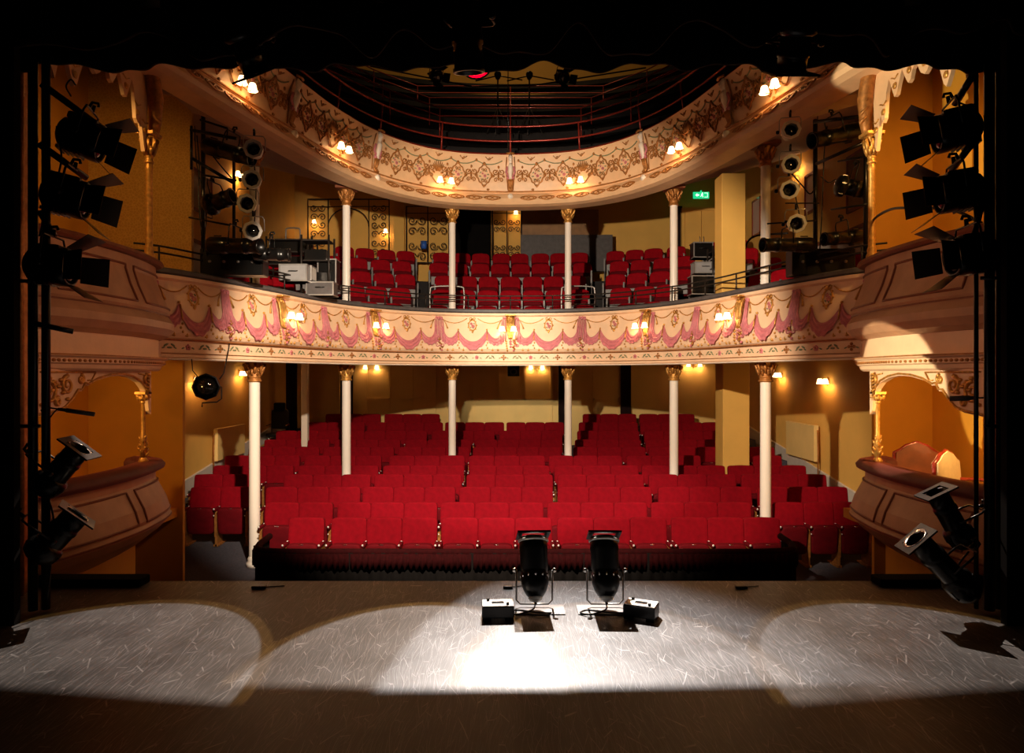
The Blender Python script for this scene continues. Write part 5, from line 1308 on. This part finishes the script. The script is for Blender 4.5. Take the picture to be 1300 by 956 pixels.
# radiators
for px0, px1, zt, zb, s, nm in ((267, 302, .65, .03, -1, 'left'), (1043, 1007, .755, .08, 1, 'right')):
    d0 = XW*F/abs(px0-CX); d1 = XW*F/abs(px1-CX); h = zt-zb; L_ = d1-d0
    t = thing('radiator', 'cream panel radiator on the lit %s wall of the stalls' % nm, 'radiator', (s*(XW-.10), d0, zb))
    for off in (0, -s*.055):
        x0_, x1_ = sorted((off, off+s*.02)); mb = MB(); mb.bx(x0_, x1_, 0, L_, 0, h, .005); mb.build('panel', 'backwall', t)
    mb = MB(); x0_, x1_ = sorted((-s*.06, s*.03)); mb.bx(x0_, x1_, -.01, L_+.01, h, h+.02, .004); mb.bx(x0_, x1_, -.025, -.005, 0, h+.02); mb.build('casing', 'backwall', t)
    mb = MB(); mb.tube([(0, -.05, h*.9), (0, -.07, .1), (0, -.07, -.35)], .014, 8); mb.build('pipe', 'giltdark', t)
    for yy in (.15, L_-.15):
        x0_, x1_ = sorted((s*.02, s*.10)); mb = MB(); mb.bx(x0_, x1_, yy-.02, yy+.02, h*.5, h*.6); mb.build('bracket', 'steel', t)

# folded black chair with metal frame at the back left of the stalls
p = W(352, 548, 16.6); t = thing('folding_chair', 'black padded chair with chrome frame at the back left of the stalls', 'chair', (p.x, 16.6, stalls_z(16.6)))
for sx in (-1, 1):
    for sy in (-1, 1): mb = MB(); mb.tube([(sx*.22, -sy*.22, 0), (sx*.2, sy*.05, .75)], .014, 7); mb.build('leg', 'chrome', t)
mb = MB(); mb.cush((0, -.02, .76), (.46, .42, .09)); mb.build('seat', 'black', t)
mb = MB(); mb.cush((0, .2, 1.12), (.42, .07, .48)); mb.build('backrest', 'black', t)
mb = MB()
for sx in (-1, 1): mb.tube([(sx*.2, .2, .72), (sx*.22, .22, 1.0), (sx*.24, -.08, .98)], .014, 7)
mb.build('back_frame', 'chrome', t)
mb = MB(); mb.cush((.02, .12, 1.42), (.26, .18, .22)); tag(mb.build('black_bag', 'blackcloth', loc=(p.x, 16.6, stalls_z(16.6))), 'soft black bag slumped on the chair back at the rear left', 'bag')

# equipment standing in the circle
def case(px, py, d, w, h, dp, m, label, nm='equipment_case', rz=0.):
    q = W(px, py, d); t = thing(nm, label, 'case', (q.x, d, q.z), Matrix.Rotation(rz, 3, 'Z').to_quaternion())
    mb = MB(); mb.bx(-w/2, w/2, 0, dp, 0, h, .012); mb.build('body', m, t)
    mb = MB()
    for z in (.0, h-.02): mb.bx(-w/2-.008, w/2+.008, -.008, dp+.008, z, z+.02)
    for x_ in (-w/2, w/2): mb.bx(x_-.01, x_+.01, -.01, .012, 0, h)
    mb.build('edging', 'steel', t); mb = MB(); mb.tube([(-.07, -.005, h*.6), (-.06, -.03, h*.58), (.06, -.03, h*.58), (.07, -.005, h*.6)], .008, 6); mb.build('handle', 'black', t)
    return t
case(372, 357, 10.6, .42, .27, .35, 'greycase', 'pale grey flight case among equipment left of the circle aisle')
case(387, 356, 10.8, .20, .24, .3, 'whitemetal', 'narrow white faced case beside the grey flight case')
case(415, 368, 11.4, .30, .52, .3, 'black', 'tall black case with steel edges left of the second circle column')
case(406, 375, 10.8, .42, .22, .3, 'ledge', 'dark grey slatted case at the left circle rail')
case(893, 374, 12.0, .40, .34, .3, 'black', 'black case with steel edging right of the circle seats')
case(896, 347, 12.6, .40, .22, .3, 'greycase', 'grey-topped case stacked at the right of the circle')
case(893, 327, 13.0, .36, .3, .3, 'black', 'small black case highest of the equipment right of the circle seats')
def frame_rack(px, py0, py1, d, w, label):
    q = W(px, py1, d); t = thing('equipment_rack', label, 'rack', (q.x, d, q.z)); h = (py1-py0)*d/F
    for sx in (-1, 1): 
        for dy in (0, .35): mb = MB(); mb.tube([(sx*w/2, dy, 0), (sx*w/2, dy, h)], .018, 6); mb.build('post', 'iron', t)
    for f in (.2, .55, .9): mb = MB(); mb.bx(-w/2, w/2, 0, .35, h*f, h*f+.02); mb.build('shelf', 'iron', t)
    mb = MB(); mb.bx(-w/2+.03, w/2-.03, .04, .3, h*.2+.02, h*.2+.16, .01); mb.bx(-w/2+.03, w/2-.06, .04, .3, h*.55+.02, h*.55+.2, .01); mb.build('amplifier', 'black', t)
    return t
frame_rack(400, 298, 372, 11.2, .45, 'black equipment rack standing left of the circle seats')
frame_rack(367, 300, 345, 12.0, .8, 'wide black shelf rack behind the left lantern rack')
frame_rack(913, 312, 376, 12.4, .22, 'narrow black rack against the square circle pillar')
def hoop(px0, px1, py0, py1, d, label):
    a = W(px0, py0, d); b = W(px1, py1, d); mb = MB(); o = Vector((a.x, d, b.z)); w = b.x-a.x; h = a.z-b.z
    mb.tube(spline([(0, 0, 0), (0, 0, h*.8), (w*.12, 0, h), (w*.88, 0, h), (w, 0, h*.8), (w, 0, 0)], 5), .018, 7); mb.tube([(0, 0, h*.3), (w, 0, h*.3)], .014, 6)
    tag(mb.build('hoop_rail', 'steel', loc=o), label, 'hand rail')
hoop(546, 589, 364, 396, 14.0, 'steel hoop hand rail at the foot of the left circle aisle')
hoop(713, 755, 364, 396, 14.0, 'steel hoop hand rail at the foot of the right circle aisle')
hoop(363, 381, 290, 312, 15.0, 'tall black hoop rail behind the equipment left of the circle')
mb = MB(); q = W(538, 316, 17.8); mb.lathe([(.0, 0), (.07, 0), (.085, .2), (.08, .2), (.0, .02)], 14); tag(mb.build('blue_tub', 'blueplastic', loc=(q.x, 17.8, q.z)), 'small bright blue tub on the shelf behind the left circle seats', 'tub')
# pictures on the circle side walls, dado
for px, py, w, h, s, lab in ((1031, 245, .5, .8, 1, 'dark framed picture behind the right lantern rack, farther one'), (1092, 228, .8, 1.0, 1, 'large dark framed picture behind the right lantern rack'), (962, 276, .55, .9, 1, 'small dark framed picture beside the right circle column'), (254, 245, .9, .8, -1, 'dark framed picture behind the left lantern rack')):
    d = XW*F/abs(px-CX); q = W(px, py, d); t = thing('framed_picture', lab, 'picture', (s*(XW-.03), d, q.z))
    mb = MB()
    for a in ((-w/2, w/2, -h/2, -h/2+.05), (-w/2, w/2, h/2-.05, h/2), (-w/2, -w/2+.05, -h/2, h/2), (w/2-.05, w/2, -h/2, h/2)): mb.bx(-.02, .02, a[0], a[1], a[2], a[3])
    mb.build('frame', 'wood', t); mb = MB(); mb.bx(-.008, .008, -w/2+.04, w/2-.04, -h/2+.04, h/2-.04); mb.build('print', 'soffit' if w < .7 else 'timber', t)
for s, nm in ((-1, 'left'), (1, 'right')):
    mb = MB(); x0_, x1_ = sorted((s*(XW-.02), s*XW)); mb.bx(x0_, x1_, 8.62, 14.5, 2.3, 4.25); struct('trim_%d' % (31 if s < 0 else 32), mb, 'skirting')
    mb = MB(); x0_, x1_ = sorted((s*(XW-.05), s*XW)); mb.bx(x0_, x1_, 8.62, 14.5, 4.25, 4.32); struct('trim_%d' % (33 if s < 0 else 34), mb, 'brownline')
mb = MB(); mb.tube(spline([W(946, 316, 13.8), W(950, 306, 13.6), W(962, 299, 13.4), W(1000, 296, 12.6)], 6), .02, 7); tag(mb.build('hand_rail', 'iron'), 'dark curved hand rail between the pillar and right circle column', 'hand rail')
# ------------------------------------------------------------------ light
def spot(name, loc, target, power, ang, blend, colr=(1, .93, .84), r=.05):
    l = bpy.data.lights.new(name, 'SPOT'); l.energy = power; l.spot_size = math.radians(ang); l.spot_blend = blend; l.color = colr; l.shadow_soft_size = r
    o = bpy.data.objects.new(name, l); col.objects.link(o); o.location = loc
    o.rotation_mode = 'QUATERNION'; o.rotation_quaternion = (Vector(target)-Vector(loc)).to_track_quat('-Z', 'Y'); return o
# work light over the stage, shining into the house
spot('house_flood', (-.95, 4.4, 3.52), (.1, 13, .9), 2700, 80, .3, (1, .80, .60), .05)
# unseen front of house spots; added blades darken the floor nearest the camera
PX = [(-2.7, 230, 1.25, .06, 3.72), (-.62, 300, .98, .10, 4.0), (.66, 310, .98, .10, 4.0), (.55, 800, 2.0, 1., 3.8), (2.7, 230, 1.25, .06, 3.72)]  # the wide soft spot is added to brighten the middle of the floor
for i, (x, pw, rad, bl, dt) in enumerate(PX):
    src = Vector((x*.6, 11.0, 7.6)); tgt = Vector((x, dt, 0))
    dist = (tgt-src).length; ang = 2*math.degrees(math.atan(rad*.985/dist))
    spot('front_of_house_spot', src, tgt, pw*15, ang, bl, (1, .95, .92), .0035)
    if bl < .5: spot('front_of_house_spot', src, tgt, min(pw, 400)*7., ang*1.06, .04, (1, .5, .12), .0035)  # wider amber spot added to imitate a colour fringe round the pool
    # added blade, placed to cut the pool of light off in a straight edge
    cut = Vector((x, 3.82, 0)); dirc = (cut-src).normalized(); f = (tgt-src).normalized(); rt = f.cross(Vector((0, 0, 1))).normalized(); upv = rt.cross(f).normalized()
    c = src+dirc*(.7/dirc.dot(f)); mb = MB()
    vs = [c-rt*.14, c+rt*.14, c+rt*.14+upv*.12, c-rt*.14+upv*.12]; vs = vs+[v+f*.003 for v in vs]
    mb.add([v-src for v in vs], [(0, 1, 2, 3), (7, 6, 5, 4), (0, 4, 5, 1), (2, 6, 7, 3), (1, 5, 6, 2), (0, 3, 7, 4)])
    t = thing('unseen_house_lantern', 'unseen black front-of-house lantern with added beam-cutting blade above the gallery, %s of five' % ORD[i], 'stage light', src, group='unseen front of house lanterns')
    mb.build('added_beam_blade', 'black', t)
    q = f.to_track_quat('Z', 'Y').to_matrix().to_4x4(); mb = MB(); mb.T = q
    mb.lathe([(0, -.2), (.10, -.18), (.14, -.1), (.14, .1), (.16, .12), (.16, .68), (.155, .68), (.15, .12), (.13, .1)], 20, None, cap=False); mb.build('barrel', 'black', t)
# stalls seats and circle front
o = spot('house_spot', (0.2, 4.6, 3.6), (.1, 10.7, -.02), 1150, 24, .45, (1, .84, .72), .05); o.scale = (2.1, 1, 1)
spot('house_spot', (-.6, 4.5, 3.3), (-.1, 13.3, 2.35), 2200, 20, 1., (1, .88, .70), .05)
# the two upturned lanterns on the left boom play on the right-hand boxes
spot('boom_beam', (-2.95, 5.12, 1.5), (4.0, 6.95, 1.52), 2600, 13, .12, (1, .86, .58), .02)
spot('boom_beam', (-2.95, 5.1, 1.7), (4.0, 7.0, 4.42), 2400, 15, .15, (1, .86, .60), .02)
for s, p in ((-1, 32), (1, 70)):  # added fill spots without fixtures, brighten the box walls and fronts
    spot('box_fill', (s*4.25, 6.4, 4.6), (s*5.2, 8.4, 2.6), p*1.5, 130, .6, (1, .55, .16), .12); spot('box_fill', (s*4.3, 6.5, 1.6), (s*5.2, 8.3, .9), p*1.2, 130, .6, (1, .55, .16), .1)
    spot('box_front_fill', (s*.6, 5.2, 2.9), (s*4.1, 7.0, 2.0), 60, 62, .6, (1, .50, .30), .2)
spot('gallery_light', (0, 14.8, 10.8), (0, 19, 8.6), 90, 140, .6, (1, .66, .30), .3)
for o in list(sc.objects):
    if o.get('category') and not o.get('kind'): o['kind'] = 'thing'
w = bpy.data.worlds.new('World'); sc.world = w; w.use_nodes = True
w.node_tree.nodes['Background'].inputs[0].default_value = (.5, .3, .2, 1); w.node_tree.nodes['Background'].inputs[1].default_value = .001

# ------------------------------------------------------------------ camera
cam = bpy.data.cameras.new('Camera'); co = bpy.data.objects.new('Camera', cam); col.objects.link(co); sc.camera = co
co.location = (0, 0, EYE); co.rotation_euler = (PI/2, 0, 0); cam.sensor_width = 36; cam.lens = F/1300*36
cam.shift_x = (650-CX)/1300; cam.shift_y = -(478-CY)/1300; cam.clip_start = .05; cam.clip_end = 100
sc.view_settings.view_transform = 'Standard'; sc.view_settings.look = 'None'; sc.view_settings.gamma = 1; sc.view_settings.use_curve_mapping = False
sc.view_settings.exposure = 0.
sc.cycles.use_denoising = True; sc.cycles.max_bounces = 6; sc.cycles.sample_clamp_indirect = 6
